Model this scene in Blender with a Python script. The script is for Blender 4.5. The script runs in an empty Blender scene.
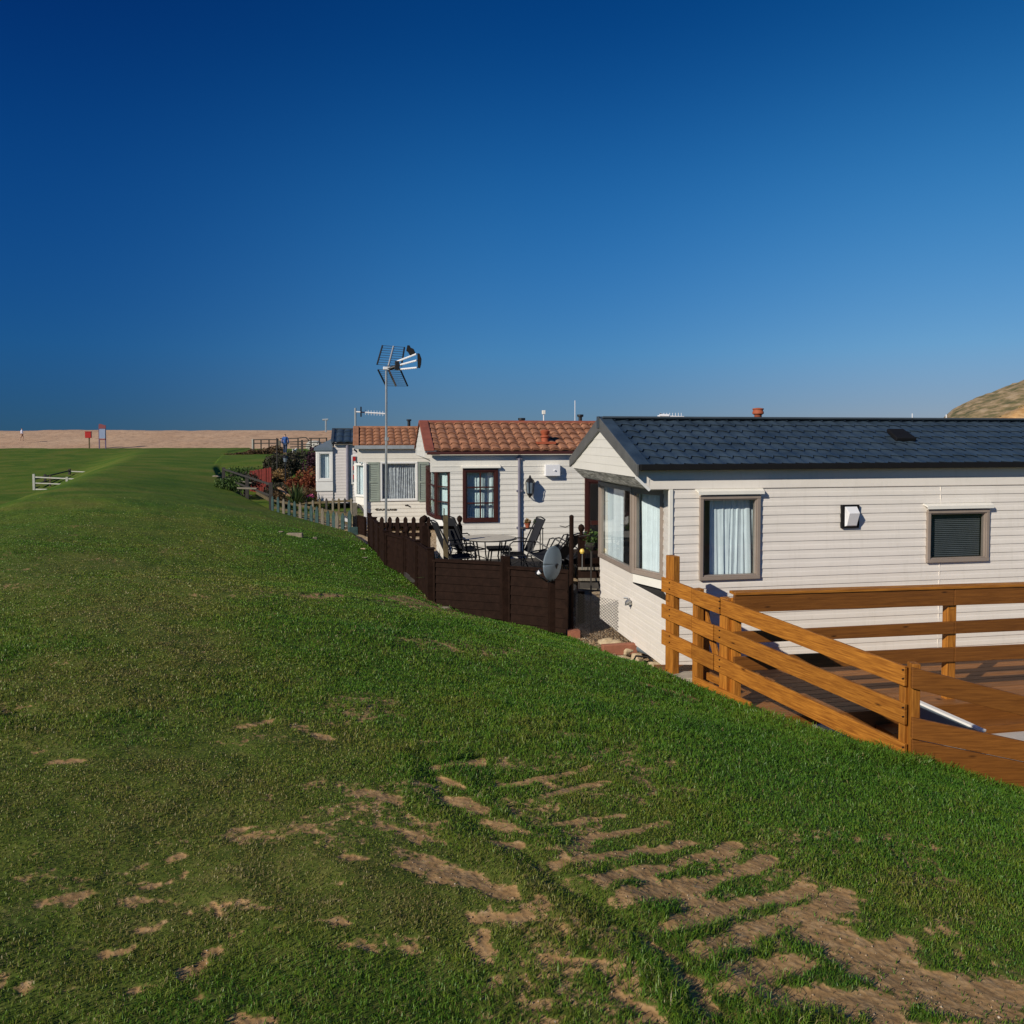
import bpy, math, random
import numpy as np
from mathutils import Vector, Matrix
random.seed(7)
rng = np.random.default_rng(11)
R = math.radians
scn = bpy.context.scene
col = scn.collection
PI = math.pi
# ------------------------------------------------------------------ camera
EYE = 3.2
FPX = 800.0
YAW = R(10.76); PITCH = R(2.0); PPY = 464.0
cd = bpy.data.cameras.new("camera"); cam = bpy.data.objects.new("camera", cd); col.objects.link(cam)
cam.location = (0, 0, EYE)
cam.rotation_euler = (R(90) - PITCH, 0, -YAW)
cd.sensor_width = 36; cd.lens = 36 * FPX / 1024; cd.shift_y = -(512 - PPY) / 1024.0
cd.clip_start = 0.05; cd.clip_end = 4000
scn.camera = cam
# ------------------------------------------------------------------ sky and sun
SUN = Vector((-1.38, -1.0, 0.88)).normalized()      # direction towards the sun
elev = math.asin(SUN.z)
w = bpy.data.worlds.new("World"); scn.world = w; w.use_nodes = True
nt = w.node_tree; nt.nodes.clear()
wo = nt.nodes.new('ShaderNodeOutputWorld'); bg = nt.nodes.new('ShaderNodeBackground')
sky = nt.nodes.new('ShaderNodeTexSky'); sky.sky_type = 'NISHITA'; sky.sun_disc = False
sky.sun_elevation = elev; sky.sun_rotation = math.atan2(SUN.x, SUN.y)
sky.air_density = 1.0; sky.dust_density = 0.0; sky.ozone_density = 4.0; sky.altitude = 300
# clear polarised sea-air sky: deeper with height and away to the left, hazier low on the right
def sky_mult(prev, vec, stops):
    tc = nt.nodes.new('ShaderNodeTexCoord'); dt = nt.nodes.new('ShaderNodeVectorMath'); dt.operation = 'DOT_PRODUCT'
    dt.inputs[1].default_value = vec; nt.links.new(tc.outputs['Generated'], dt.inputs[0])
    mr = nt.nodes.new('ShaderNodeMapRange'); mr.inputs['From Min'].default_value = -1; mr.inputs['From Max'].default_value = 1
    nt.links.new(dt.outputs['Value'], mr.inputs[0])
    rp = nt.nodes.new('ShaderNodeValToRGB'); e = rp.color_ramp.elements
    for k, (p_, c_) in enumerate(stops):
        x = e[k] if k < 2 else e.new((p_ + 1) / 2)
        if k < 2: x.position = (p_ + 1) / 2
        x.color = (*[v / 4 for v in c_], 1)
    rp.color_ramp.interpolation = 'B_SPLINE' if len(stops) > 3 else 'EASE'
    nt.links.new(mr.outputs[0], rp.inputs[0])
    m1 = nt.nodes.new('ShaderNodeVectorMath'); m1.operation = 'MULTIPLY'; nt.links.new(prev, m1.inputs[0]); nt.links.new(rp.outputs[0], m1.inputs[1])
    m2 = nt.nodes.new('ShaderNodeVectorMath'); m2.operation = 'SCALE'; m2.inputs['Scale'].default_value = 4; nt.links.new(m1.outputs[0], m2.inputs[0]); return m2.outputs[0]
SKY_Z = [(-.05, (.21, .35, .66)), (1.0, (.02, .38, .80)), (.03, (.205, .346, .662)), (.10, (.26, .51, .77)), (.29, (.115, .66, 1.05)), (.47, (.0, .31, .78))]
SKY_X = [(-.55, (.27, .55, .76)), (.55, (1.89, 1.29, 1.08)), (0, (1, 1, 1))]
RTV = (math.cos(R(10.76)), -math.sin(R(10.76)), 0)
s1 = sky_mult(sky.outputs[0], (0, 0, 1), SKY_Z); s2 = sky_mult(s1, RTV, SKY_X)
nt.links.new(s2, bg.inputs[0]); nt.links.new(bg.outputs[0], wo.inputs[0])
bg.inputs[1].default_value = 0.074
sd = bpy.data.lights.new("sun", 'SUN'); sd.energy = 4.3; sd.angle = R(0.5); sd.color = (1.0, 0.925, 0.79)
so = bpy.data.objects.new("sun", sd); col.objects.link(so)
so.rotation_euler = SUN.to_track_quat('Z', 'Y').to_euler()
scn.view_settings.view_transform = 'Standard'; scn.view_settings.look = 'None'
scn.view_settings.exposure = 0.0; scn.view_settings.gamma = 1.0
scn.render.engine = 'CYCLES'
scn.cycles.max_bounces = 6; scn.cycles.transparent_max_bounces = 8

# ------------------------------------------------------------------ pixel rays (real distances are given explicitly)
FW = Vector((math.sin(YAW) * math.cos(PITCH), math.cos(YAW) * math.cos(PITCH), -math.sin(PITCH)))
RT = Vector((math.cos(YAW), -math.sin(YAW), 0)); UP = RT.cross(FW)
HF = Vector((math.sin(YAW), math.cos(YAW), 0))
CP = Vector((0, 0, EYE))
def ray(px, py): return FW + RT * ((px - 512) / FPX) - UP * ((py - PPY) / FPX)
def Pd(px, py, d):
    r = ray(px, py); return CP + r * (d / r.dot(HF))
def PY(px, py, Y):
    r = ray(px, py); return CP + r * (Y / r.y)
def PX(px, py, X):
    r = ray(px, py); return CP + r * (X / r.x)
def Pz(px, py, z):
    r = ray(px, py); return CP + r * ((z - EYE) / r.z)

# ------------------------------------------------------------------ materials
def newmat(name):
    m = bpy.data.materials.new(name); m.use_nodes = True
    b = m.node_tree.nodes['Principled BSDF']; return m, m.node_tree, b
def nd(nt, t, **kw):
    n = nt.nodes.new(t)
    for k, v in kw.items():
        if k in n.inputs: n.inputs[k].default_value = v
        else: setattr(n, k, v)
    return n
def ramp(nt, fac, stops):
    r = nt.nodes.new('ShaderNodeValToRGB'); e = r.color_ramp.elements
    e[0].position = stops[0][0]; e[0].color = (*stops[0][1], 1)
    e[1].position = stops[-1][0]; e[1].color = (*stops[-1][1], 1)
    for p, c in stops[1:-1]:
        x = e.new(p); x.color = (*c, 1)
    nt.links.new(fac, r.inputs[0]); return r
def coords(nt, scale=(1, 1, 1), kind='Object'):
    t = nt.nodes.new('ShaderNodeTexCoord'); mp = nt.nodes.new('ShaderNodeMapping')
    mp.inputs['Scale'].default_value = scale
    nt.links.new(t.outputs[kind], mp.inputs[0]); return mp.outputs[0]
def mat(name, c, rough=.5, metal=0, var=.12, scale=6, stretch=(1, 1, 1), bump=0, bscale=60, spec=.5, c2=None):
    m, nt, b = newmat(name)
    co = coords(nt, stretch)
    n = nd(nt, 'ShaderNodeTexNoise', Scale=scale, Detail=6.0, Roughness=.6); nt.links.new(co, n.inputs[0])
    a = tuple(max(0, x * (1 - var)) for x in c); d = c2 or tuple(min(1, x * (1 + var)) for x in c)
    r = ramp(nt, n.outputs[0], [(.3, a), (.7, d)])
    nt.links.new(r.outputs[0], b.inputs['Base Color'])
    b.inputs['Roughness'].default_value = rough; b.inputs['Metallic'].default_value = metal
    b.inputs['Specular IOR Level'].default_value = spec
    if bump:
        n2 = nd(nt, 'ShaderNodeTexNoise', Scale=bscale, Detail=4.0); nt.links.new(co, n2.inputs[0])
        bp = nd(nt, 'ShaderNodeBump', Strength=bump, Distance=.01)
        nt.links.new(n2.outputs[0], bp.inputs['Height']); nt.links.new(bp.outputs[0], b.inputs['Normal'])
    return m
def siding_mat(name, c, dirt=(.42, .38, .30), amt=.35):
    m, nt, b = newmat(name)
    co = coords(nt, (.6, .6, 2.2))
    n = nd(nt, 'ShaderNodeTexNoise', Scale=2.2, Detail=8.0, Roughness=.65); nt.links.new(co, n.inputs[0])
    r = ramp(nt, n.outputs[0], [(.35, tuple(x * .93 for x in c)), (.65, c)])
    co2 = coords(nt, (5, 5, .6))
    n2 = nd(nt, 'ShaderNodeTexNoise', Scale=3.0, Detail=8.0, Roughness=.7); nt.links.new(co2, n2.inputs[0])
    r2 = ramp(nt, n2.outputs[0], [(.52, (0, 0, 0)), (.85, (amt,) * 3)])
    mx = nd(nt, 'ShaderNodeMix', data_type='RGBA'); nt.links.new(r2.outputs[0], mx.inputs[0])
    nt.links.new(r.outputs[0], mx.inputs[6]); mx.inputs[7].default_value = (*dirt, 1)
    nt.links.new(mx.outputs[2], b.inputs['Base Color'])
    b.inputs['Roughness'].default_value = .42; b.inputs['Specular IOR Level'].default_value = .35
    return m
def wood_mat(name, c1, c2, axis_scale=(1, 1, 1), rough=.6, knots=True):
    m, nt, b = newmat(name)
    co = coords(nt, axis_scale)
    n = nd(nt, 'ShaderNodeTexNoise', Scale=3.0, Detail=8.0, Roughness=.62, Distortion=.4); nt.links.new(co, n.inputs[0])
    r = ramp(nt, n.outputs[0], [(.3, c1), (.52, tuple((a + d) / 2 for a, d in zip(c1, c2))), (.72, c2)])
    out = r.outputs[0]
    if knots:
        co3 = coords(nt, (1.4, 1.4, 5)); v = nd(nt, 'ShaderNodeTexVoronoi', Scale=1.6); nt.links.new(co3, v.inputs[0])
        kr = ramp(nt, v.outputs['Distance'], [(.03, (1, 1, 1)), (.11, (0, 0, 0))])
        mx = nd(nt, 'ShaderNodeMix', data_type='RGBA'); nt.links.new(kr.outputs[0], mx.inputs[0])
        nt.links.new(out, mx.inputs[6]); mx.inputs[7].default_value = (*[x * .35 for x in c1], 1); out = mx.outputs[2]
        # per-board tone from the object's own random number
        oi = nt.nodes.new('ShaderNodeObjectInfo')
        mr = nd(nt, 'ShaderNodeMapRange'); mr.inputs['To Min'].default_value = .8; mr.inputs['To Max'].default_value = 1.12
        nt.links.new(oi.outputs['Random'], mr.inputs[0])
        hv = nd(nt, 'ShaderNodeHueSaturation'); nt.links.new(mr.outputs[0], hv.inputs['Value']); nt.links.new(out, hv.inputs['Color']); out = hv.outputs[0]
    nt.links.new(out, b.inputs['Base Color']); b.inputs['Roughness'].default_value = rough
    n2 = nd(nt, 'ShaderNodeTexNoise', Scale=14.0, Detail=5.0); nt.links.new(co, n2.inputs[0])
    bp = nd(nt, 'ShaderNodeBump', Strength=.35, Distance=.006)
    nt.links.new(n2.outputs[0], bp.inputs['Height']); nt.links.new(bp.outputs[0], b.inputs['Normal'])
    b.inputs['Specular IOR Level'].default_value = .3 if knots else .08
    return m
def glass_mat(name, tint=(.86, .92, .94), refl=.07):
    m = bpy.data.materials.new(name); m.use_nodes = True; nt = m.node_tree; nt.nodes.clear()
    o = nt.nodes.new('ShaderNodeOutputMaterial'); t = nt.nodes.new('ShaderNodeBsdfTransparent'); g = nt.nodes.new('ShaderNodeBsdfGlossy')
    t.inputs[0].default_value = (*tint, 1); g.inputs['Roughness'].default_value = .02
    f = nd(nt, 'ShaderNodeLayerWeight', Blend=.5); pw = nd(nt, 'ShaderNodeMath', operation='POWER'); pw.inputs[1].default_value = 4.0; nt.links.new(f.outputs['Facing'], pw.inputs[0])
    a = nd(nt, 'ShaderNodeMath', operation='ADD'); a.inputs[1].default_value = refl; a.use_clamp = True
    nt.links.new(pw.outputs[0], a.inputs[0])
    mx = nt.nodes.new('ShaderNodeMixShader'); nt.links.new(a.outputs[0], mx.inputs[0])
    nt.links.new(t.outputs[0], mx.inputs[1]); nt.links.new(g.outputs[0], mx.inputs[2]); nt.links.new(mx.outputs[0], o.inputs[0])
    return m
def attr_mat(name, stops, attr='rnd', rough=.6, trans=0, spec=.3):
    m, nt, b = newmat(name)
    a = nd(nt, 'ShaderNodeAttribute', attribute_name=attr)
    r = ramp(nt, a.outputs['Fac'], stops)
    nt.links.new(r.outputs[0], b.inputs['Base Color']); b.inputs['Roughness'].default_value = rough
    b.inputs['Specular IOR Level'].default_value = spec
    if trans:
        o = nt.nodes['Material Output']; tl = nt.nodes.new('ShaderNodeBsdfTranslucent'); mx = nt.nodes.new('ShaderNodeMixShader')
        mx.inputs[0].default_value = trans; nt.links.new(r.outputs[0], tl.inputs[0])
        nt.links.new(b.outputs[0], mx.inputs[1]); nt.links.new(tl.outputs[0], mx.inputs[2]); nt.links.new(mx.outputs[0], o.inputs[0])
    return m

M = {}
M['side_a'] = siding_mat('cream_siding', (.81, .75, .68), amt=.28)
M['side_b'] = siding_mat('ivory_siding', (.80, .77, .70), amt=.3)
M['side_c'] = siding_mat('old_ivory_siding', (.80, .76, .67), amt=.3)
M['side_d'] = siding_mat('grey_pink_siding', (.72, .67, .64), amt=.15)
M['white'] = mat('white_paint', (.80, .79, .76), .4, var=.05)
M['flaking'] = mat('flaking_white_paint', (.70, .68, .62), .7, var=.3, scale=14, c2=(.85, .83, .78), bump=.6, bscale=30)
M['cream'] = mat('cream_trim', (.80, .77, .70), .4, var=.04)
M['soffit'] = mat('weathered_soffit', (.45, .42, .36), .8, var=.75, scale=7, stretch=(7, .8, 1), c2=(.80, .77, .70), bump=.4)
M['tabletop'] = mat('cream_table_top', (.55, .51, .43), .9, var=.1, spec=.1)
M['taupe'] = mat('taupe_frame', (.29, .235, .195), .4, var=.08)
M['redbrown'] = mat('red_brown_frame', (.050, .013, .009), .4, var=.15)
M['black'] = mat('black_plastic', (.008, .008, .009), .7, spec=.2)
M['slate'] = mat('slate_blue_tile_coating', (.034, .056, .084), .42, var=.25, scale=3, c2=(.052, .080, .112), bump=.25, bscale=150, spec=.35)
M['slate_trim'] = mat('slate_blue_trim', (.05, .062, .072), .35, var=.15, scale=3)
M['slate_gable'] = mat('grey_barge_board', (.115, .115, .11), .4, var=.15, scale=5)
M['terra'] = mat('terracotta_tile', (.27, .105, .050), .8, var=.35, scale=5, c2=(.47, .22, .12), bump=.3, bscale=80)
M['terra2'] = mat('sandy_terracotta_tile', (.32, .135, .065), .8, var=.25, scale=4, c2=(.45, .21, .11), bump=.3, bscale=80)
M['terra_trim'] = mat('terracotta_trim', (.28, .085, .05), .55, var=.2)
M['gutter_brown'] = mat('brown_gutter', (.07, .02, .015), .4)
M['grey_gutter'] = mat('grey_gutter', (.30, .33, .35), .4)
M['mauve_pipe'] = mat('mauve_grey_pipe', (.22, .21, .26), .4)
M['sage'] = mat('sage_shutter', (.27, .31, .26), .5)
M['dark_in'] = mat('dark_interior', (.05, .045, .04), .8)
M['curtain'] = mat('white_net_curtain', (.80, .84, .85), .9, var=.06)
M['curtain_g'] = mat('pale_green_curtain', (.68, .78, .77), .9, var=.1, scale=12)
M['lace'] = mat('grey_lace_curtain', (.50, .49, .50), .9, var=.3, scale=14)
M['blind'] = mat('grey_blind', (.11, .12, .13), .6)
M['glass'] = glass_mat('window_glass')
M['glass2'] = glass_mat('dark_window_glass', (.78, .82, .84), .07)
H1, H2 = (.20, .062, .007), (.56, .225, .030)
M['larch_x'] = wood_mat('orange_stained_timber_x', H1, H2, (1, 6, 26))
M['larch_y'] = wood_mat('orange_stained_timber_y', H1, H2, (6, 1, 26))
M['larch_z'] = wood_mat('orange_stained_timber_z', H1, H2, (20, 20, 1.2))
M['larch_b'] = wood_mat('brown_shaded_timber', (.13, .044, .007), (.27, .10, .017), (1, 6, 26))  # darker copy of the orange timber; the ramp section's shade is in its colour
M['deck'] = wood_mat('decking_timber', (.16, .062, .016), (.34, .145, .045), (1, 14, 14))
M['endgrain'] = mat('pale_cut_end', (.42, .24, .12), .7)
M['brown'] = wood_mat('dark_brown_fence_stain', (.012, .0060, .0040), (.025, .0125, .0085), (3, 3, 3), .75, knots=False)
M['green_paint'] = mat('teal_green_paint', (.018, .055, .060), .85, var=.3, c2=(.045, .09, .085), scale=9)
M['grey_wood'] = mat('weathered_grey_wood', (.15, .13, .10), .85, var=.4, scale=12, stretch=(4, 4, 1))
M['olive_wood'] = mat('mossy_brown_wood', (.10, .075, .035), .85, var=.4, scale=10)
M['red_wood'] = mat('red_painted_wood', (.13, .013, .007), .75, var=.5, scale=8)
M['dark_wood'] = mat('dark_weathered_wood', (.035, .03, .026), .8, var=.3)
M['whitewood'] = mat('white_painted_rail', (.46, .45, .40), .7, var=.15)
M['alu'] = mat('galvanised_metal', (.45, .46, .46), .35, metal=.8, var=.12)
M['dishgrey'] = mat('blue_grey_dish_back', (.14, .18, .22), .6, var=.08)
M['greymetal'] = mat('grey_painted_metal', (.16, .20, .24), .4, metal=.2, var=.08)
M['rodmetal'] = mat('aerial_rod_metal', (.10, .13, .17), .5, metal=.3)
M['darkmetal'] = mat('dark_metal', (.012, .012, .014), .45)
M['sling'] = mat('dark_mesh_fabric', (.012, .013, .017), .8)
M['brick'] = mat('red_brick', (.32, .12, .07), .85, var=.2, bump=.5)
M['stone'] = mat('pale_ochre_stone', (.42, .30, .17), .85, var=.25, c2=(.62, .50, .33), scale=14, bump=.8, bscale=25)
M['greystone'] = mat('grey_stone', (.24, .195, .14), .85, var=.25, scale=14, bump=.8, bscale=25)
M['concrete'] = mat('concrete', (.42, .36, .28), .85, var=.15, scale=12, bump=.4)
M['slab'] = mat('pale_paving', (.50, .46, .42), .85, var=.12, scale=5, bump=.3)
M['orangepot'] = mat('orange_clay', (.36, .085, .035), .75, var=.2)
M['plastic_w'] = mat('white_plastic', (.78, .78, .80), .35, var=.02)
M['red'] = mat('red_plastic', (.45, .02, .015), .4)
M['purple'] = mat('purple_grey_paint', (.12, .08, .16), .5)
M['sign_red'] = mat('dark_red_sign', (.16, .02, .03), .5)
M['sign_panel'] = mat('pale_blue_panel', (.22, .27, .40), .4)
M['skin'] = mat('skin', (.42, .25, .17), .55)
M['bluejacket'] = mat('blue_jacket', (.02, .085, .30), .7)
M['jeans'] = mat('navy_trousers', (.012, .03, .08), .8)
M['hair'] = mat('brown_hair', (.06, .035, .02), .7)
M['whiteshirt'] = mat('pale_lilac_shirt', (.62, .60, .72), .8)
M['fur'] = mat('white_fur', (.75, .72, .68), .9)
M['flowerp'] = mat('pink_petals', (.65, .12, .25), .6)
M['yellow'] = mat('yellow_globe', (.85, .60, .12), .35)

# ------------------------------------------------------------------ mesh helpers
def wloc(o):
    v = Vector((0, 0, 0))
    while o is not None: v = v + o.location; o = o.parent
    return v
def tag(o, label=None, cat=None, group=None, kind=None):
    if label: o['label'] = label
    if cat: o['category'] = cat
    if group: o['group'] = group
    if kind: o['kind'] = kind
    return o
def thing(name, loc, label, cat, group=None):
    o = bpy.data.objects.new(name, None); col.objects.link(o); o.location = loc
    o.empty_display_size = .2
    return tag(o, label, cat, group)
class MB:
    def __init__(s): s.v = []; s.f = []
    def add(s, vs, fs):
        n = len(s.v); s.v += [tuple(v) for v in vs]; s.f += [tuple(i + n for i in f) for f in fs]; return s
    def quad(s, a, b, c, d): return s.add([a, b, c, d], [(0, 1, 2, 3)])
    def poly(s, pts): return s.add(pts, [tuple(range(len(pts)))])
    def box(s, c, size, rz=0, mtx=None):
        hx, hy, hz = [x / 2 for x in size]; c = Vector(c)
        vs = [Vector((x, y, z)) for z in (-hz, hz) for x, y in ((-hx, -hy), (hx, -hy), (hx, hy), (-hx, hy))]
        m = mtx or Matrix.Rotation(rz, 3, 'Z')
        return s.add([m @ v + c for v in vs], [(3, 2, 1, 0), (4, 5, 6, 7), (0, 1, 5, 4), (1, 2, 6, 5), (2, 3, 7, 6), (3, 0, 4, 7)])
    def b2(s, p0, p1):
        c = [(a + b) / 2 for a, b in zip(p0, p1)]; return s.box(c, [abs(a - b) for a, b in zip(p0, p1)])
    def beam(s, p0, p1, w, h, up=(0, 0, 1)):
        p0 = Vector(p0); p1 = Vector(p1); d = p1 - p0; L = d.length; d = d / L
        sd_ = d.cross(Vector(up)); sd_.normalize(); u = sd_.cross(d)
        m = Matrix((d, sd_, u)).transposed()
        return s.box((p0 + p1) / 2, (L, w, h), mtx=m)
    def tube(s, pts, r, n=8, closed=False):
        pts = [Vector(p) for p in pts]; rs = r if isinstance(r, (list, tuple)) else [r] * len(pts)
        vs = []; k = len(pts); prev = None
        for i, p in enumerate(pts):
            d = (pts[(i + 1) % k if closed else min(i + 1, k - 1)] - pts[i - 1 if (i or closed) else 0]).normalized()
            a = d.cross(Vector((0, 0, 1)) if abs(d.z) < .95 else Vector((0, 1, 0))).normalized()
            if prev is not None and a.dot(prev) < 0: a = -a
            prev = a
            b = d.cross(a)
            for j in range(n):
                t = 2 * PI * j / n; vs.append(p + (a * math.cos(t) + b * math.sin(t)) * rs[i])
        fs = [(i * n + j, i * n + (j + 1) % n, ((i + 1) % k) * n + (j + 1) % n, ((i + 1) % k) * n + j) for i in range(k if closed else k - 1) for j in range(n)]
        if not closed: fs += [tuple(range(n))[::-1], tuple((k - 1) * n + j for j in range(n))]
        return s.add(vs, fs)
    def lathe(s, c, prof, n=16):
        c = Vector(c); vs = [c + Vector((r * math.cos(2 * PI * j / n), r * math.sin(2 * PI * j / n), z)) for r, z in prof for j in range(n)]
        k = len(prof)
        fs = [(i * n + j, i * n + (j + 1) % n, (i + 1) * n + (j + 1) % n, (i + 1) * n + j) for i in range(k - 1) for j in range(n)]
        fs += [tuple(range(n))[::-1], tuple((k - 1) * n + j for j in range(n))]
        return s.add(vs, fs)
    def prism(s, plan, z0, z1):
        n = len(plan); vs = [(x, y, z0) for x, y in plan] + [(x, y, z1) for x, y in plan]
        return s.add(vs, [tuple(range(n))[::-1], tuple(range(n, 2 * n))] + [(i, (i + 1) % n, n + (i + 1) % n, n + i) for i in range(n)])
    def slab(s, pts, t):
        """a plate: polygon pts extruded by vector t"""
        t = Vector(t); n = len(pts); pts = [Vector(p) for p in pts]
        return s.add(pts + [p + t for p in pts], [tuple(range(n))[::-1], tuple(range(n, 2 * n))] + [(i, (i + 1) % n, n + (i + 1) % n, n + i) for i in range(n)])
    def grid(s, fn, nu, nv):
        vs = [fn(i / nu, j / nv) for j in range(nv + 1) for i in range(nu + 1)]
        w_ = nu + 1
        return s.add(vs, [(j * w_ + i, j * w_ + i + 1, (j + 1) * w_ + i + 1, (j + 1) * w_ + i) for j in range(nv) for i in range(nu)])
    def build(s, name, m, parent=None, smooth=False, bevel=0, attr=None):
        off = wloc(parent) if parent else Vector((0, 0, 0))
        base = Vector((0, 0, 0))
        if parent is None and s.v:
            xs = [v[0] for v in s.v]; ys = [v[1] for v in s.v]; zs = [v[2] for v in s.v]
            base = Vector(((min(xs) + max(xs)) / 2, (min(ys) + max(ys)) / 2, min(zs))); off = base
        me = bpy.data.meshes.new(name)
        me.from_pydata([(v[0] - off.x, v[1] - off.y, v[2] - off.z) for v in s.v], [], s.f)
        me.materials.append(m)
        if smooth: me.polygons.foreach_set('use_smooth', [True] * len(me.polygons))
        if attr is not None:
            a = me.attributes.new('rnd', 'FLOAT', 'POINT'); a.data.foreach_set('value', np.asarray(attr, dtype=np.float32))
        me.update()
        o = bpy.data.objects.new(name, me); col.objects.link(o); o.location = base
        if parent: o.parent = parent
        if bevel:
            bm_ = o.modifiers.new('bevel', 'BEVEL'); bm_.width = bevel; bm_.segments = 2; bm_.limit_method = 'ANGLE'; bm_.angle_limit = R(40)
        if smooth:
            try: me.set_sharp_from_angle(angle=R(45))
            except Exception: pass
        return o
def np_mesh(name, V, F, m, smooth=False, attrs=None, parent=None):
    """F: (n,3) or (n,4) int array"""
    me = bpy.data.meshes.new(name); V = np.asarray(V, dtype=np.float32)
    k = F.shape[1]; nF = len(F)
    me.vertices.add(len(V)); me.vertices.foreach_set('co', V.ravel())
    me.loops.add(nF * k); me.loops.foreach_set('vertex_index', F.astype(np.int32).ravel())
    me.polygons.add(nF); me.polygons.foreach_set('loop_start', np.arange(nF, dtype=np.int32) * k)
    try: me.polygons.foreach_set('loop_total', np.full(nF, k, dtype=np.int32))
    except Exception: pass
    if smooth: me.polygons.foreach_set('use_smooth', np.ones(nF, dtype=bool))
    for an, av in (attrs or {}).items():
        a = me.attributes.new(an, 'FLOAT', 'POINT'); a.data.foreach_set('value', np.asarray(av, dtype=np.float32))
    me.materials.append(m); me.update(calc_edges=True)
    o = bpy.data.objects.new(name, me); col.objects.link(o)
    if parent: o.parent = parent; 
    return o
# value noise
_perm = rng.random((256, 256)).astype(np.float64)
def vnoise(x, y):
    xi = np.floor(x).astype(int); yi = np.floor(y).astype(int); xf = x - xi; yf = y - yi
    xf = xf * xf * (3 - 2 * xf); yf = yf * yf * (3 - 2 * yf)
    g = lambda a, b: _perm[a & 255, b & 255]
    return (g(xi, yi) * (1 - xf) + g(xi + 1, yi) * xf) * (1 - yf) + (g(xi, yi + 1) * (1 - xf) + g(xi + 1, yi + 1) * xf) * yf
def fbm(x, y, o=4):
    s = 0; a = .5; t = 0
    for i in range(o):
        s = s + a * vnoise(x + 17.3 * i, y - 9.1 * i); t += a; x = x * 2.03; y = y * 2.03; a *= .5
    return s / t
def sstep(a, b, x):
    t = np.clip((x - a) / (b - a), 0, 1); return t * t * (3 - 2 * t)

# ------------------------------------------------------------------ terrain
TOE = np.array([(14, 3.6, .15), (7.2, 4.85, .2), (5.0, 5.30, .42), (4.30, 5.55, .62), (3.72, 7.2, .52), (3.42, 9.0, .42), (3.42, 10.2, .2), (3.38, 11.3, .06),
                (3.2, 12.2, .02), (2.25, 12.85, .06), (1.16, 13.45, .42), (.72, 16.3, .48), (.12, 20.3, .50), (-.35, 24.0, .38), (-3.25, 30.4, .48), (-6.7, 41, .8), (-9, 52, 1.25), (-14, 90, 1.6), (-16, 140, 1.6)])
def toe_dist(x, y):
    best = np.full(x.shape, 1e9); sg = np.ones(x.shape); zt = np.zeros(x.shape)
    for i in range(len(TOE) - 1):
        a = TOE[i]; b = TOE[i + 1]; dx, dy = b[0] - a[0], b[1] - a[1]; L2 = dx * dx + dy * dy
        t = np.clip(((x - a[0]) * dx + (y - a[1]) * dy) / L2, 0, 1)
        qx = a[0] + t * dx; qy = a[1] + t * dy
        d = np.hypot(x - qx, y - qy); cr = dx * (y - a[1]) - dy * (x - a[0])
        m = d < best - 1e-9
        best = np.where(m, d, best); sg = np.where(m, np.sign(cr), sg); zt = np.where(m, a[2] + t * (b[2] - a[2]), zt)
    return best * sg, zt        # positive on the camera's side of the line
def height0(x, y):
    d, zt = toe_dist(x, y)
    dep = x * math.sin(YAW) + y * math.cos(YAW)
    t = np.clip(d / 6.4, 0, 1)
    topz = 1.6 - .09 * sstep(10, 32, y) + .07 * sstep(45, 70, y); bank = zt + (topz - zt) * (1 - (1 - t) ** 1.5)
    pad = np.where(y > 41, 0 + 1.5 * sstep(41, 62, y), 0.0)
    pad = pad + .25 * sstep(21, 26, y) * (1 - sstep(41, 62, y))
    z = np.where(d > 0, bank, pad + (np.maximum(zt, pad) - pad) * (1 - sstep(0, .45, -d)))
    xc = -3.6 - .2 * y
    fz = np.interp(dep, [0, 30, 55, 80, 110, 400], [-.6, -.6, -.5, .6, 1.55, 1.55])
    u = sstep(0, 6.0, xc - x)
    z = z * (1 - u) + fz * u
    z = z + .10 * (fbm(x * .35 + 3, y * .35, 3) - .5) * sstep(.3, 2.5, d)
    return z
# bare soil: capsules fixed in the world
def ground_hit(px, py):
    r = ray(px, py); t = .5
    for _ in range(400):
        p = CP + r * t
        h = float(height0(np.array([p.x]), np.array([p.y]))[0])
        if p.z - h < .004: break
        t += max(.004, (p.z - h) * .6)
    return (p.x, p.y)
SOIL = []
def cap(x0, y0, x1, y1, wpx, s=1.0):
    a = ground_hit(x0, y0); b = ground_hit(x1, y1)
    c = ground_hit((x0 + x1) / 2, (y0 + y1) / 2 + wpx)
    mx_, my_ = (a[0] + b[0]) / 2, (a[1] + b[1]) / 2
    rr = math.hypot(c[0] - mx_, c[1] - my_) * .5
    SOIL.append((*a, *b, max(rr, .03), s))
def c6(x0, y0, x1, y1, w_, s=1.0): cap(320 + x0 * .6875, 700 + y0 * .6875, 320 + x1 * .6875, 700 + y1 * .6875, w_ * (.52 if 240 < x0 < 540 and y0 < 400 else (1.35 if x0 > 630 else .85)), s * (1.3 if 240 < x0 < 620 and y0 < 400 else 1))
def c7(x0, y0, x1, y1, w_, s=1.0): cap(x0 * .488, 700 + y0 * .488, x1 * .488, 700 + y1 * .488, w_, s * .80)
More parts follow.
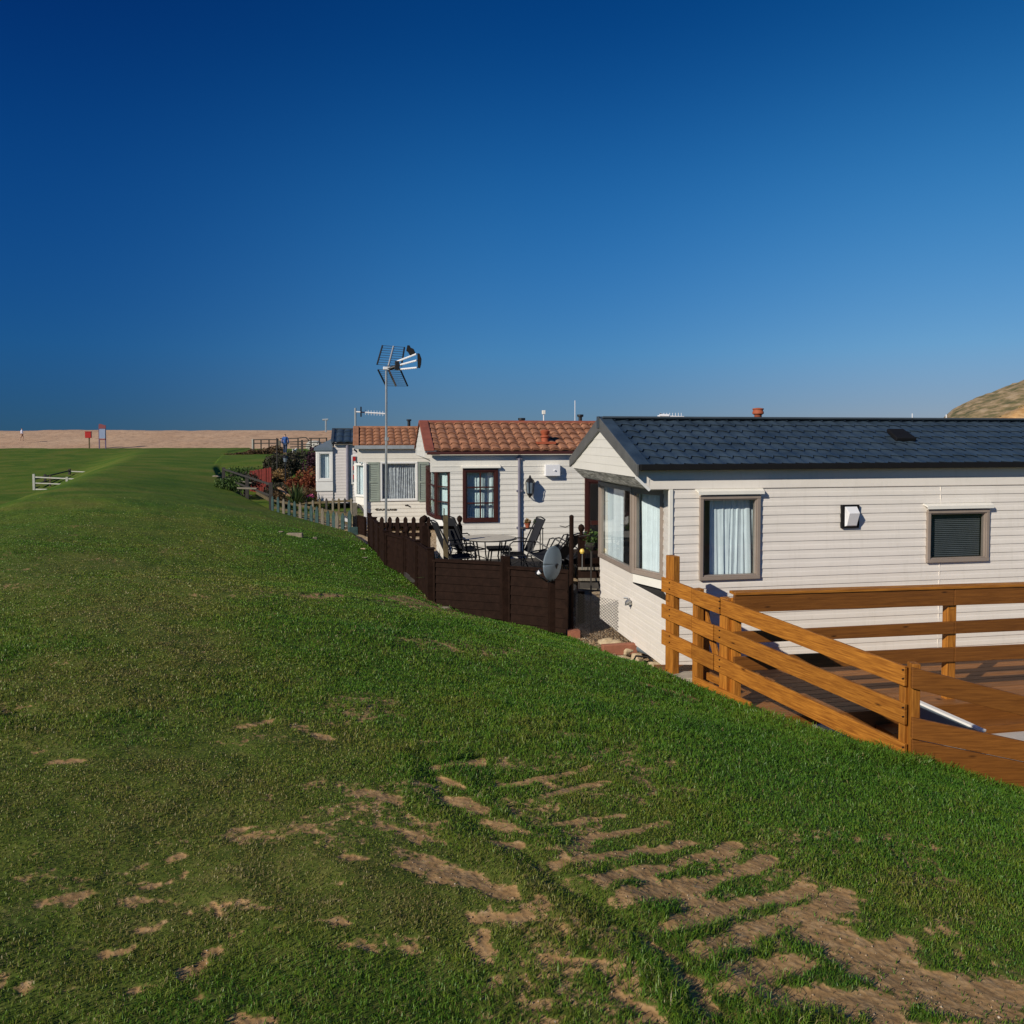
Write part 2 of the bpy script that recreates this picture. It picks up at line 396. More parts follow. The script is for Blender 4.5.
for a in [(150, 58, 178, 60, 4), (165, 98, 235, 88, 6), (175, 112, 205, 125, 6), (262, 122, 395, 100, 6), (325, 138, 415, 120, 6), (190, 140, 235, 160, 12), (345, 180, 438, 166, 7),
          (370, 206, 510, 180, 8), (345, 245, 470, 215, 9), (470, 222, 545, 205, 9), (410, 272, 600, 212, 12), (430, 300, 655, 235, 15), (510, 330, 700, 272, 18), (550, 365, 770, 288, 16),
          (600, 392, 860, 350, 16), (640, 425, 980, 440, 22), (780, 380, 1000, 450, 26), (760, 440, 860, 470, 20), (240, 175, 300, 200, 8), (250, 215, 290, 215, 6),
          (60, 132, 110, 150, 8), (100, 188, 178, 212, 8), (122, 228, 265, 285, 18), (150, 240, 220, 270, 20), (220, 314, 310, 318, 9), (240, 335, 250, 355, 12),
          (330, 378, 400, 388, 14), (430, 430, 480, 462, 14), (0, 322, 30, 326, 6), (40, 236, 60, 240, 8), (880, 470, 1020, 480, 20)]: c6(*a)
for a in [(285, 330, 360, 310, 7), (305, 360, 368, 346, 7), (82, 398, 200, 376, 8), (212, 505, 258, 492, 8), (372, 552, 420, 530, 10), (285, 585, 320, 578, 8), (500, 50, 552, 40, 5),
          (605, 50, 672, 76, 6), (722, 190, 800, 200, 8), (460, 472, 480, 468, 7), (555, 465, 590, 468, 7), (780, 262, 890, 300, 8), (830, 330, 900, 372, 14), (340, 640, 385, 612, 8),
          (490, 650, 540, 640, 8), (980, 480, 1000, 520, 14), (700, 340, 740, 335, 7), (640, 460, 700, 455, 7, .8), (270, 450, 330, 452, 7, .7), (430, 510, 450, 505, 6, .8), (110, 124, 165, 120, 5, .8)]: c7(*a)
for a in [(430, 607, 475, 615, 4, .8), (310, 597, 350, 595, 3, .7), (325, 520, 352, 530, 3, .7), (640, 684, 690, 698, 4, .7)]: cap(*a)
for a in [(700, 905, 900, 950, 22), (800, 925, 960, 985, 44), (860, 960, 1020, 990, 40), (640, 880, 760, 930, 14), (740, 985, 900, 1010, 30), (650, 945, 720, 1010, 16)]: cap(*a)
SOIL_S = np.array(SOIL)
RUT = [ground_hit(320 + x * .6875, 700 + y * .6875) for x, y in [(150, 82), (185, 145), (240, 185), (300, 225), (350, 268), (430, 318), (480, 350), (540, 400), (600, 460), (640, 500)]]
BELT = [ground_hit(560, 800), ground_hit(860, 985)]
_p, _q = ground_hit(640, 830), ground_hit(740, 800)
BX = np.array([_q[0] - _p[0], _q[1] - _p[1]]); BX = BX / np.hypot(*BX)
def seg_d(x, y, ax, ay, bx, by):
    dx, dy = bx - ax, by - ay; L2 = dx * dx + dy * dy + 1e-9
    t = np.clip(((x - ax) * dx + (y - ay) * dy) / L2, 0, 1)
    return np.hypot(x - ax - t * dx, y - ay - t * dy)
def soil_mask(x, y):
    wx = x + .085 * (fbm(x * 8, y * 8, 4) - .5); wy = y + .085 * (fbm(x * 5 + 50, y * 5 + 9, 4) - .5)
    m = np.zeros(x.shape)
    rn = .62 + .62 * fbm(x * 3.1 + 40, y * 3.1, 3)
    for ax, ay, bx, by, r, s in SOIL:
        d = seg_d(wx, wy, ax, ay, bx, by)
        m = np.maximum(m, s * np.clip(1.45 - d / (r * rn), 0, 1))
    n = fbm(x * 14, y * 14, 3)
    rr = np.hypot(x, y)
    gen = np.clip((fbm(x * 1.3 + 8, y * 1.6 - 4, 4) - .60) * 5, 0, .36) * (1 - sstep(7, 22, rr))
    m = np.maximum(m, gen)
    # thin worn belt along the tyre track
    q = np.clip(1.15 - seg_d(wx, wy, *BELT[0], *BELT[1]) / .62, 0, 1)
    ang = (x * BX[0] + y * BX[1]); an2 = (x * BX[1] - y * BX[0])
    st = fbm(ang * 2.2 + 5, an2 * 10.0, 3)
    m = np.maximum(m, np.clip(q * 1.5, 0, 1) * np.clip((st - .50) * 3, 0, .42))
    n2 = vnoise(x * 42, y * 42)
    tuft = np.clip((vnoise(x * 6.5 + 3, y * 6.5) - .60) * 5, 0, 1)
    latx = x * RT.x + y * RT.y; dpx = x * HF.x + y * HF.y
    thin = np.clip((fbm(latx * 2.0 + 7, dpx * 6.5, 4) - .60) * 4, 0, .42) * (1 - sstep(4.2, 6.5, dpx)) * sstep(-2.2, -1.4, latx) * (1 - sstep(.6, 1.2, latx))
    m = np.maximum(m, thin)
    n3_ = vnoise(x * 95, y * 95)
    return np.clip(m * 1.25 - .12 - 1.15 * (n - .42) - .75 * (n2 - .5) - .6 * (n3_ - .5) - .7 * tuft - .3 * (m < .02), 0, 1)
def rut_mask(x, y):
    d = np.full(x.shape, 1e9)
    for i in range(len(RUT) - 1): d = np.minimum(d, seg_d(x, y, *RUT[i], *RUT[i + 1]))
    return d
def height(x, y, sm=None):
    z = height0(x, y)
    near = np.hypot(x, y) < 16
    if sm is None: sm = soil_mask(x, y)
    z = z - .006 * sm
    d = rut_mask(x + .03 * (fbm(x * 6, y * 6, 2) - .5), y)
    z = z - .010 * np.exp(-(d / .045) ** 2) * (.4 + .6 * sstep(.2, .5, vnoise(x * 2.1, y * 2.1))) + .010 * np.exp(-((d - .15) / .07) ** 2)
    td, _ = toe_dist(x, y)
    z = z + (.020 * (fbm(x * 6, y * 6, 3) - .5) + .075 * (fbm(x * 1.25 + 30, y * 1.25, 3) - .5)) * sstep(.0, .5, td) * (1 - sstep(25, 45, np.hypot(x, y)))
    return z
def hz(x, y): return float(height0(np.array([float(x)]), np.array([float(y)]))[0])

def polar(rmin, rmax, nr, a0, a1, na):
    r = rmin * (rmax / rmin) ** (np.arange(nr + 1) / nr)
    a = np.linspace(a0, a1, na + 1)
    Rr, A = np.meshgrid(r, a, indexing='ij')
    F = []
    i, j = np.meshgrid(np.arange(nr), np.arange(na), indexing='ij')
    k = i * (na + 1) + j
    F = np.stack([k, k + na + 1, k + na + 2, k + 1], -1).reshape(-1, 4)
    return (Rr * np.sin(A)).ravel(), (Rr * np.cos(A)).ravel(), F
def polar2(rs, a0, a1, na):
    aa = np.linspace(a0, a1, na + 1); Rr, A = np.meshgrid(rs, aa, indexing='ij'); nr = len(rs) - 1
    i, j = np.meshgrid(np.arange(nr), np.arange(na), indexing='ij'); k = i * (na + 1) + j
    return (Rr * np.sin(A)).ravel(), (Rr * np.cos(A)).ravel(), np.stack([k, k + na + 1, k + na + 2, k + 1], -1).reshape(-1, 4)
rs_ = np.concatenate([1.5 * (9 / 1.5) ** (np.arange(520) / 520), 9 * (420 / 9) ** (np.arange(361) / 360)])
gx, gy, gF = polar2(rs_, YAW - R(44), YAW + R(44), 1150)
gs = soil_mask(gx, gy); gz = height(gx, gy, gs)
gd, _ = toe_dist(gx, gy)
gpad = (1 - sstep(-.28, .02, gd)) * (1 - sstep(24, 34, gy))

m, nt, b = newmat('turf_soil'); M['ground'] = m
co = coords(nt)
n1 = nd(nt, 'ShaderNodeTexNoise', Scale=.45, Detail=6.0); nt.links.new(co, n1.inputs[0])
n2 = nd(nt, 'ShaderNodeTexNoise', Scale=9.0, Detail=8.0, Roughness=.7); nt.links.new(co, n2.inputs[0])
g1 = ramp(nt, n1.outputs[0], [(.35, (.062, .130, .013)), (.5, (.098, .158, .018)), (.68, (.150, .168, .030))])
g2 = ramp(nt, n2.outputs[0], [(.3, (.62, .62, .6)), (.7, (1.25, 1.22, 1.25))])
mu = nd(nt, 'ShaderNodeMix', data_type='RGBA', blend_type='MULTIPLY'); mu.inputs[0].default_value = 1
nt.links.new(g1.outputs[0], mu.inputs[6]); nt.links.new(g2.outputs[0], mu.inputs[7])
n3 = nd(nt, 'ShaderNodeTexNoise', Scale=22.0, Detail=8.0, Roughness=.75); nt.links.new(co, n3.inputs[0])
s1 = ramp(nt, n3.outputs[0], [(.3, (.26, .145, .060)), (.5, (.42, .255, .112)), (.62, (.50, .325, .16)), (.75, (.58, .45, .28))])
at = nd(nt, 'ShaderNodeAttribute', attribute_name='soil')
ats = nd(nt, 'ShaderNodeAttribute', attribute_name='thatch')
th = ramp(nt, n2.outputs[0], [(.32, (.060, .095, .015)), (.5, (.115, .150, .027)), (.7, (.19, .175, .052))])
mt = nd(nt, 'ShaderNodeMix', data_type='RGBA'); nt.links.new(ats.outputs['Fac'], mt.inputs[0]); nt.links.new(mu.outputs[2], mt.inputs[6]); nt.links.new(th.outputs[0], mt.inputs[7])
e1 = nd(nt, 'ShaderNodeMath', operation='MULTIPLY_ADD'); nt.links.new(n3.outputs[0], e1.inputs[0]); e1.inputs[1].default_value = 2.0; e1.inputs[2].default_value = -1.18
e2 = nd(nt, 'ShaderNodeMath', operation='ADD'); nt.links.new(e1.outputs[0], e2.inputs[0]); nt.links.new(at.outputs['Fac'], e2.inputs[1])
e3 = nd(nt, 'ShaderNodeMath', operation='MULTIPLY'); e3.use_clamp = True; nt.links.new(e2.outputs[0], e3.inputs[0]); e3.inputs[1].default_value = 2.6
mx = nd(nt, 'ShaderNodeMix', data_type='RGBA'); nt.links.new(e3.outputs[0], mx.inputs[0])
nt.links.new(mt.outputs[2], mx.inputs[6]); nt.links.new(s1.outputs[0], mx.inputs[7])
v = nd(nt, 'ShaderNodeTexVoronoi', Scale=38.0); nt.links.new(co, v.inputs[0])
sp = nt.nodes.new('ShaderNodeSeparateColor'); nt.links.new(v.outputs['Color'], sp.inputs[0])
gr = ramp(nt, sp.outputs[0], [(0, (.20, .14, .08)), (.45, (.40, .29, .18)), (.8, (.55, .42, .28)), (1, (.66, .58, .46))])
at2 = nd(nt, 'ShaderNodeAttribute', attribute_name='pad')
mx2 = nd(nt, 'ShaderNodeMix', data_type='RGBA'); nt.links.new(at2.outputs['Fac'], mx2.inputs[0])
nt.links.new(mx.outputs[2], mx2.inputs[6]); nt.links.new(gr.outputs[0], mx2.inputs[7])
nt.links.new(mx2.outputs[2], b.inputs['Base Color']); b.inputs['Roughness'].default_value = .95; b.inputs['Specular IOR Level'].default_value = .1
ad = nd(nt, 'ShaderNodeMath', operation='ADD'); nt.links.new(n3.outputs[0], ad.inputs[0]); nt.links.new(v.outputs['Distance'], ad.inputs[1])
bp = nd(nt, 'ShaderNodeBump', Strength=.40, Distance=.008); nt.links.new(ad.outputs[0], bp.inputs['Height']); nt.links.new(bp.outputs[0], b.inputs['Normal'])
go = np_mesh('ground', np.stack([gx, gy, gz], -1), gF, M['ground'], True, {'soil': gs, 'pad': gpad, 'thatch': .85 * (1 - sstep(9, 21, np.hypot(gx, gy))) * (gd > 0)}); tag(go, kind='structure')
# the ground behind and around the camera
g2x, g2y, g2F = polar(1.5, 420, 60, YAW + R(44), YAW + R(316), 100)
o = np_mesh('ground', np.stack([g2x, g2y, height0(g2x, g2y)], -1), g2F, M['ground'], True, {'soil': g2x * 0, 'pad': g2x * 0}); tag(o, kind='structure')
mbx = MB(); mbx.lathe((0, 0, 0), [(1.6, 1.52), (.0, 1.52)], 40); tag(mbx.build('ground', M['ground']), kind='structure')

# ------------------------------------------------------------------ grass blades (uncountable)
ST0, ST1 = ground_hit(260, 900), ground_hit(165, 480)
def grass():
    Xs, Ys = [], []
    for r0, r1, dens in [(1.5, 3, 19000), (3, 4.5, 14000), (4.5, 7, 7500), (7, 10, 3800), (10, 15, 1900), (15, 20, 800), (20, 26, 350)]:
        area = .5 * R(72) * (r1 * r1 - r0 * r0); n = int(area * dens)
        r = np.sqrt(rng.random(n) * (r1 * r1 - r0 * r0) + r0 * r0); a = YAW + (rng.random(n) - .5) * R(72)
        Xs.append(r * np.sin(a)); Ys.append(r * np.cos(a))
    x = np.concatenate(Xs); y = np.concatenate(Ys)
    d, zt = toe_dist(x, y)
    keep = (d > .0) & ((-3.6 - .2 * y - x) < 6)
    x, y, d = x[keep], y[keep], d[keep]
    s = soil_mask(x, y); cl = fbm(x * 9, y * 9, 3); rr = np.hypot(x, y)
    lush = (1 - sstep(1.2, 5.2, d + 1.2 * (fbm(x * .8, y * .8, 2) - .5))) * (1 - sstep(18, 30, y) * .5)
    worn = sstep(.45, .62, fbm(x * .55 + 4, y * .5 + 9, 4)) * (1 - lush)
    keep = (rng.random(len(x)) > sstep(16, 26, rr)) & (rng.random(len(x)) > np.minimum(s * 1.25, .955)) & (rng.random(len(x)) < .62 + cl + .3 * lush)
    x, y, d, s, cl, rr, lush, worn = [q[keep] for q in (x, y, d, s, cl, rr, lush, worn)]
    z = height(x, y, s)
    n = len(x); print('blades', n)
    h = (.012 + .030 * cl ** 1.5 + .020 * lush + .018 * (np.exp(-(rut_mask(x, y) - .16) ** 2 / .01)) * (rr < 9)) * (.6 + .8 * rng.random(n)) * (1 - .45 * worn) * (1 - .55 * sstep(5, 15, rr))
    h *= (1 + .8 * np.exp(-(d / .25) ** 2)) * (1 - .55 * s)
    patch = fbm(x * .9 + 13, y * .9 + 2, 4) - .5; h *= 1 + 1.2 * patch
    wd = np.maximum(.0014, .00044 * rr) * (.7 + .6 * rng.random(n))
    th = rng.random(n) * 2 * PI; lean = .35 + .95 * rng.random(n); la = rng.random(n) * 2 * PI
    ca, sa = np.cos(th) * wd, np.sin(th) * wd; lx, ly = np.cos(la) * lean * h, np.sin(la) * lean * h
    V = np.empty((n, 5, 3))
    V[:, 0] = np.stack([x - ca, y - sa, z - .004], -1); V[:, 1] = np.stack([x + ca, y + sa, z - .004], -1)
    mx_, my_, mz = x + lx * .35, y + ly * .35, z + h * .6
    V[:, 2] = np.stack([mx_ + ca * .8, my_ + sa * .8, mz], -1); V[:, 3] = np.stack([mx_ - ca * .8, my_ - sa * .8, mz], -1)
    V[:, 4] = np.stack([x + lx, y + ly, z + h * (1.05 - .5 * lean)], -1)
    k = np.arange(n)[:, None] * 5
    F = np.concatenate([k + np.array([0, 1, 2]), k + np.array([0, 2, 3]), k + np.array([3, 2, 4])], 0)
    far = 1 - .6 * sstep(5, 18, rr)
    strip = np.exp(-(seg_d(x, y, *ST0, *ST1) / (.5 + .06 * rr)) ** 2) * (.6 + .8 * fbm(x * 1.5, y * 1.5, 3)); h *= 1 - .3 * np.clip(strip, 0, 1)
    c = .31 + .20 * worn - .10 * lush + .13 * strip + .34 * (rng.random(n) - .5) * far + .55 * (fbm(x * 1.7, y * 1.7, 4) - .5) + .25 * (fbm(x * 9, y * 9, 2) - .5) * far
    c = np.where(rng.random(n) < (.05 + .10 * worn * (1 - lush) + .15 * s) * far * (1 - .6 * lush), .78 + .22 * rng.random(n), c)
    c = np.clip(c, 0, 1)
    return V.reshape(-1, 3), F, np.repeat(c, 5)
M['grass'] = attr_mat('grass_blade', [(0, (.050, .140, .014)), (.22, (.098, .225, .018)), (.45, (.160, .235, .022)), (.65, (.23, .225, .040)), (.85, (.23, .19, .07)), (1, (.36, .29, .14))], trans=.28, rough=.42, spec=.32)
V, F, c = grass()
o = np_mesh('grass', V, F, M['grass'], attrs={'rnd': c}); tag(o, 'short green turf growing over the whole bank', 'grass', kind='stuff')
# pebbles and crumbs on bare soil
def pebbles(name, xs, ys, zs, sz, mtl, label, cat):
    n = len(xs); base = np.array([(1, 0, 0), (-.5, .87, 0), (-.5, -.87, 0), (.1, 0, .8), (0, .1, -.5)])
    F0 = np.array([(0, 1, 3), (1, 2, 3), (2, 0, 3), (1, 0, 4), (2, 1, 4), (0, 2, 4)])
    th = rng.random(n) * 2 * PI; c_, s_ = np.cos(th), np.sin(th)
    P = base[None] * (sz[:, None, None] * (.6 + .8 * rng.random((n, 5, 3))))
    V = np.stack([P[..., 0] * c_[:, None] - P[..., 1] * s_[:, None], P[..., 0] * s_[:, None] + P[..., 1] * c_[:, None], P[..., 2]], -1)
    V += np.stack([xs, ys, zs], -1)[:, None]
    F = (np.arange(n)[:, None, None] * 5 + F0[None]).reshape(-1, 3)
    o = np_mesh(name, V.reshape(-1, 3), F, mtl, attrs={'rnd': np.repeat(rng.random(n), 5)}); tag(o, label, cat, kind='stuff')
M['peb'] = attr_mat('pebble', [(0, (.13, .08, .045)), (.5, (.34, .23, .13)), (.9, (.42, .31, .20)), (1, (.62, .55, .44))], rough=.8)
n = 60000; r = 1.8 + 7.5 * rng.random(n) ** 1.3; a = YAW + (rng.random(n) - .5) * R(70); x = r * np.sin(a); y = r * np.cos(a)
s = soil_mask(x, y); k = (s > .45) & (toe_dist(x, y)[0] > .1) & (rng.random(n) < .45); x, y, s, r = x[k], y[k], s[k], r[k]
pebbles('soil_crumbs', x, y, height(x, y, s) + .001, .0016 + .006 * rng.random(len(x)) ** 5, M['peb'], 'small stones and crumbs lying on the bare soil patches', 'stones')
n = 26000; x = 2.9 + 5.5 * rng.random(n); y = 5.4 + 9.5 * rng.random(n); td, _ = toe_dist(x, y); k = (td < .03) & (td > -6); x, y = x[k], y[k]
pebbles('gravel', x, y, height0(x, y) + .004, .010 + .016 * rng.random(len(x)), M['peb'], 'pale gravel spread around the caravan bases', 'gravel')
# ------------------------------------------------------------------ caravans
def siding(mb, a, b, z0, z1, ops=(), pitch=.115, lip=.0125, zoff=0.0):
    a = Vector((*a, 0)); b = Vector((*b, 0)); L = (b - a).length; d = (b - a) / L; n = Vector((d.y, -d.x, 0))
    P = lambda u, z, o: a + d * u + n * o + Vector((0, 0, z))
    k = math.floor((z0 - zoff) / pitch)
    segs = []
    while zoff + k * pitch < z1:
        zb = zoff + k * pitch
        for (fa, oa), (fb, ob) in (((0, 0), (0, lip)), ((0, lip), (.08, lip)), ((.08, lip), (.46, .72 * lip)), ((.46, .72 * lip), (.58, .42 * lip)), ((.58, .42 * lip), (.90, .30 * lip)), ((.90, .30 * lip), (1, 0))):
            segs.append((zb + fa * pitch, oa, zb + fb * pitch, ob))
        k += 1
    for za, oa, zb, ob in segs:
        if zb < z0 or za > z1 or (za < z0 and za == zb): continue
        cuts = sorted({z for z in [max(za, z0), min(zb, z1)] + [o[2] for o in ops] + [o[3] for o in ops] if max(za, z0) <= z <= min(zb, z1)})
        if za == zb: cuts = [za, za]
        for q0, q1 in zip(cuts[:-1], cuts[1:]):
            if za == zb: p0, p1 = oa, ob
            else:
                p0 = oa + (ob - oa) * (q0 - za) / (zb - za); p1 = oa + (ob - oa) * (q1 - za) / (zb - za)
                if q1 - q0 < 1e-6: continue
            zm = (q0 + q1) / 2; us = [(0.0, L)]
            for u0, u1, w0, w1 in ops:
                if w0 < zm < w1:
                    nu = []
                    for s0, s1 in us:
                        if u1 <= s0 or u0 >= s1: nu.append((s0, s1)); continue
                        if u0 > s0: nu.append((s0, u0))
                        if u1 < s1: nu.append((u1, s1))
                    us = nu
            for s0, s1 in us: mb.quad(P(s0, q0, p0), P(s1, q0, p0), P(s1, q1, p1), P(s0, q1, p1))
    return mb
def gable(mb, X, Y0, Y1, z0, ze, zr, pitch=.115, lip=.005):
    ym = (Y0 + Y1) / 2
    def rng_(z):
        if z <= ze: return Y0, Y1
        t = min(1, (z - ze) / (zr - ze)); return Y0 + (ym - Y0) * t, Y1 + (ym - Y1) * t
    z = z0
    while z < zr - 1e-4:
        zt = min(z + pitch, zr)
        for q0, q1, o0, o1 in ((z, min(z + pitch * .5, zt), lip, lip * .5), (min(z + pitch * .5, zt), zt, lip * .35, 0)):
            if q1 - q0 < 1e-5: continue
            cc = [q0] + ([ze] if q0 < ze < q1 else []) + [q1]
            for c0, c1 in zip(cc[:-1], cc[1:]):
                f = lambda q: o0 + (o1 - o0) * (q - q0) / (q1 - q0)
                a0, b0 = rng_(c0); a1, b1 = rng_(c1)
                mb.quad((X - f(c0), b0, c0), (X - f(c0), a0, c0), (X - f(c1), a1, c1), (X - f(c1), b1, c1))
        a0, b0 = rng_(z); mb.quad((X, b0, z), (X, a0, z), (X - lip, a0, z), (X - lip, b0, z))
        z = zt
    return mb
def tiles(mb, X0, X1, Yb, zb, Yt, zt, pu, pv, amp, drop, skew=.22, seed=0, kind=0):
    sl = Vector((0, Yt - Yb, zt - zb)); Lv = sl.length; sl /= Lv; nrm = Vector((0, -sl.z, sl.y)) if Yt > Yb else Vector((0, sl.z, -sl.y))
    nrm = Vector((0, -abs(sl.z) if Yt > Yb else abs(sl.z), abs(sl.y)))
    nu = int((X1 - X0) / pu * 12); us = np.linspace(X0, X1, nu + 1)
    ph = (us / pu) % 1.0
    if kind == 0: wv = .5 - .5 * np.cos(2 * PI * ph); off = skew * np.where(ph < .75, ph / .75, (1 - ph) / .25)
    else: wv = np.where(ph < .76, np.abs(np.sin(PI * ph / .76)) ** .6, -.30 * np.sin(PI * (ph - .76) / .24)); off = skew * ph
    nc = int(round(Lv / pv)) + 1; rows = []
    r2 = np.random.default_rng(seed); jit = r2.random((nc + 2, int((X1 - X0) / pu) + 3)) * .004
    ti = ((us - X0) / pu).astype(int)
    for k in range(-1, nc + 1):
        for q in range(4):
            f = (.12, .0, .0, .55)[q]
            vv = np.clip((k + f) * pv - off * pv + pv * .3, 0, Lv)
            hh = amp * wv + jit[k % nc][ti] + (.0, drop * .72, drop, drop * .5)[q]
            rows.append(np.stack([us, Yb + sl.y * vv + nrm.y * hh, zb + sl.z * vv + nrm.z * hh], -1))
    V = np.array(rows); nr, nc_ = V.shape[:2]
    base = len(mb.v); mb.v += [tuple(p) for p in V.reshape(-1, 3).tolist()]
    for j in range(nr - 1):
        for i in range(nc_ - 1):
            k = base + j * nc_ + i; mb.f.append((k, k + 1, k + nc_ + 1, k + nc_))
    return mb
class Wall:
    def __init__(s, a, b):
        s.a = Vector((*a, 0)); s.b = Vector((*b, 0)); s.L = (s.b - s.a).length; s.d = (s.b - s.a) / s.L; s.n = Vector((s.d.y, -s.d.x, 0))
    def P(s, u, z, o=0): return s.a + s.d * u + s.n * o + Vector((0, 0, z))
    def uz(s, px, py, o=0):
        r = ray(px, py); a = s.a + s.n * o
        t = (a - CP).dot(s.n) / r.dot(s.n); p = CP + r * t
        return (p - a).dot(s.d), p.z
    def box(s, mb, u0, u1, z0, z1, o0, o1):
        p = [s.P(u0, z0, o0), s.P(u1, z0, o0), s.P(u1, z0, o1), s.P(u0, z0, o1)]
        return mb.slab([p[3], p[2], p[1], p[0]][::-1], (0, 0, z1 - z0))
def frame_mb(W, u0, u1, z0, z1, fw, o0, o1, mv=0, mh=0, mw=.02):
    mb = MB()
    W.box(mb, u0, u1, z0, z0 + fw, o0, o1); W.box(mb, u0, u1, z1 - fw, z1, o0, o1)
    W.box(mb, u0, u0 + fw, z0 + fw, z1 - fw, o0, o1 - .003); W.box(mb, u1 - fw, u1, z0 + fw, z1 - fw, o0, o1 - .003)
    # inner sash, a step back
    g = fw * .35
    a0, a1, b0, b1 = u0 + fw, u1 - fw, z0 + fw, z1 - fw
    W.box(mb, a0, a1, b0, b0 + g, o0 - .02, o1 - .015); W.box(mb, a0, a1, b1 - g, b1, o0 - .02, o1 - .015)
    W.box(mb, a0, a0 + g, b0 + g, b1 - g, o0 - .02, o1 - .017); W.box(mb, a1 - g, a1, b0 + g, b1 - g, o0 - .02, o1 - .017)
    for i in range(mv):
        u = u0 + fw + (u1 - u0 - 2 * fw) * (i + 1) / (mv + 1); W.box(mb, u - mw / 2, u + mw / 2, z0 + fw + g, z1 - fw - g, o0 - .010, o1 - .022)
    for i in range(mh):
        z = z0 + fw + (z1 - z0 - 2 * fw) * (i + 1) / (mh + 1); W.box(mb, u0 + fw + g, u1 - fw - g, z - mw / 2, z + mw / 2, o0 - .008, o1 - .024)
    return mb
def curtain_mb(W, u0, u1, z0, z1, o, folds=9, amp=.025, gather=0.0, seed=1):
    mb = MB(); r_ = random.Random(seed); ph = [r_.random() * 6.28 for _ in range(4)]
    n = max(24, int(folds * 10))
    def fn(s, t):
        u = u0 + (u1 - u0) * s
        q = s + .035 * math.sin(7 * s + ph[1]) + .05 * (t - .5) * math.sin(9 * s + ph[2])
        wv = math.sin(2 * PI * folds * q + ph[0]) * (.55 + .45 * math.sin(4.3 * s + ph[3] + 2 * t)) + .5 * math.sin(2 * PI * folds * 1.63 * q + ph[3]) * (1 - t * .5) + .35 * math.sin(2 * PI * folds * 2.9 * q + ph[1])
        return W.P(u + gather * (1 - t) * (s - .5), z0 + (z1 - z0) * t, o + amp * wv)
    mb.grid(fn, n, 8); return mb
def window(root, W, u0, u1, z0, z1, fw, fm, curtains=(), cm='curtain', mv=0, mh=0, o0=-.02, o1=.045, glass='glass', back=None, mw=.02, name='window', label=None):
    f = frame_mb(W, u0, u1, z0, z1, fw, o0, o1, mv, mh, mw).build(name, M[fm], root, bevel=.004)
    if label: f['label'] = label
    g = MB(); g.quad(W.P(u0 + fw, z0 + fw, .004), W.P(u1 - fw, z0 + fw, .004), W.P(u1 - fw, z1 - fw, .004), W.P(u0 + fw, z1 - fw, .004)); g.build('pane', M[glass], f)
    for i, c in enumerate(curtains):
        c0, c1 = c[:2]; uu0 = u0 + fw * .5 + (u1 - u0 - fw) * c0; uu1 = u0 + fw * .5 + (u1 - u0 - fw) * c1
        curtain_mb(W, uu0, uu1, z0 + .01, z1 - .01, -.11, max(2, (c[2] if len(c) > 2 else 11) * (c1 - c0)), .014, seed=int(z0 * 100) + i).build('curtain', M[cm], f, smooth=True)
    return f
def shell(root, m, walls_mb): return walls_mb.build('wall', m, root)

# ---- near caravan ---------------------------------------------------------------
XE, YN, YF, ZB, ZE, ZR, XG = 3.83, 9.48, 12.45, .24, 2.79, 3.43, 3.37
XR = 14.5
A = thing('static_caravan', (XE, YN, 0), 'nearest cream caravan with a long dark blue tiled roof behind the orange timber fence', 'caravan')
Wn = Wall((XE, YN), (XR, YN))
def rect(W, x0, y0, x1, y1, o=0):
    u0, z1 = W.uz(x0, y0, o); u1, z0 = W.uz(x1, y1, o); return u0, u1, z0, z1
w1 = rect(Wn, 699, 495.6, 758.3, 578); w2 = rect(Wn, 926, 509.8, 986.4, 560.4)
ins = lambda r, q: (r[0] + q, r[1] - q, r[2] + q, r[3] - q)
mb = MB()
siding(mb, (XE, YN), (XR, YN), ZB, 2.525, [ins(w1, .02), ins(w2, .02)])
# lower end wall, plain panel under the bay
siding(mb, (XE, YF), (XE, YN), ZB, 1.10)
mb.quad((XE - .014, YF, 1.10), (XE - .014, 10.86, 1.10), (XE - .014, 10.86, 1.245), (XE - .014, YF, 1.245))
mb.quad((XE - .014, 10.86, 1.10), (XE, 10.86, 1.10), (XE, 10.86, 1.245), (XE - .014, 10.86, 1.245))
siding(mb, (XE + .215, 10.26), (XE + .02, YN + .02), 1.06, 2.53)
mb.quad((XR, YN, ZB), (XR, YF, ZB), (XR, YF, 2.8), (XR, YN, 2.8)); mb.quad((XE, YF, ZB), (XR, YF, ZB), (XR, YF, 2.8), (XE, YF, 2.8))
mb.quad((XE, YN, ZB), (XR, YN, ZB), (XR, YF, ZB), (XE, YF, ZB))
mb.quad((XE + .2, 12.30, 1.1), (XE, YF, 1.1), (XE, YF, 2.6), (XE + .2, 12.30, 2.6))
wallA = mb.build('wall', M['side_a'], A)
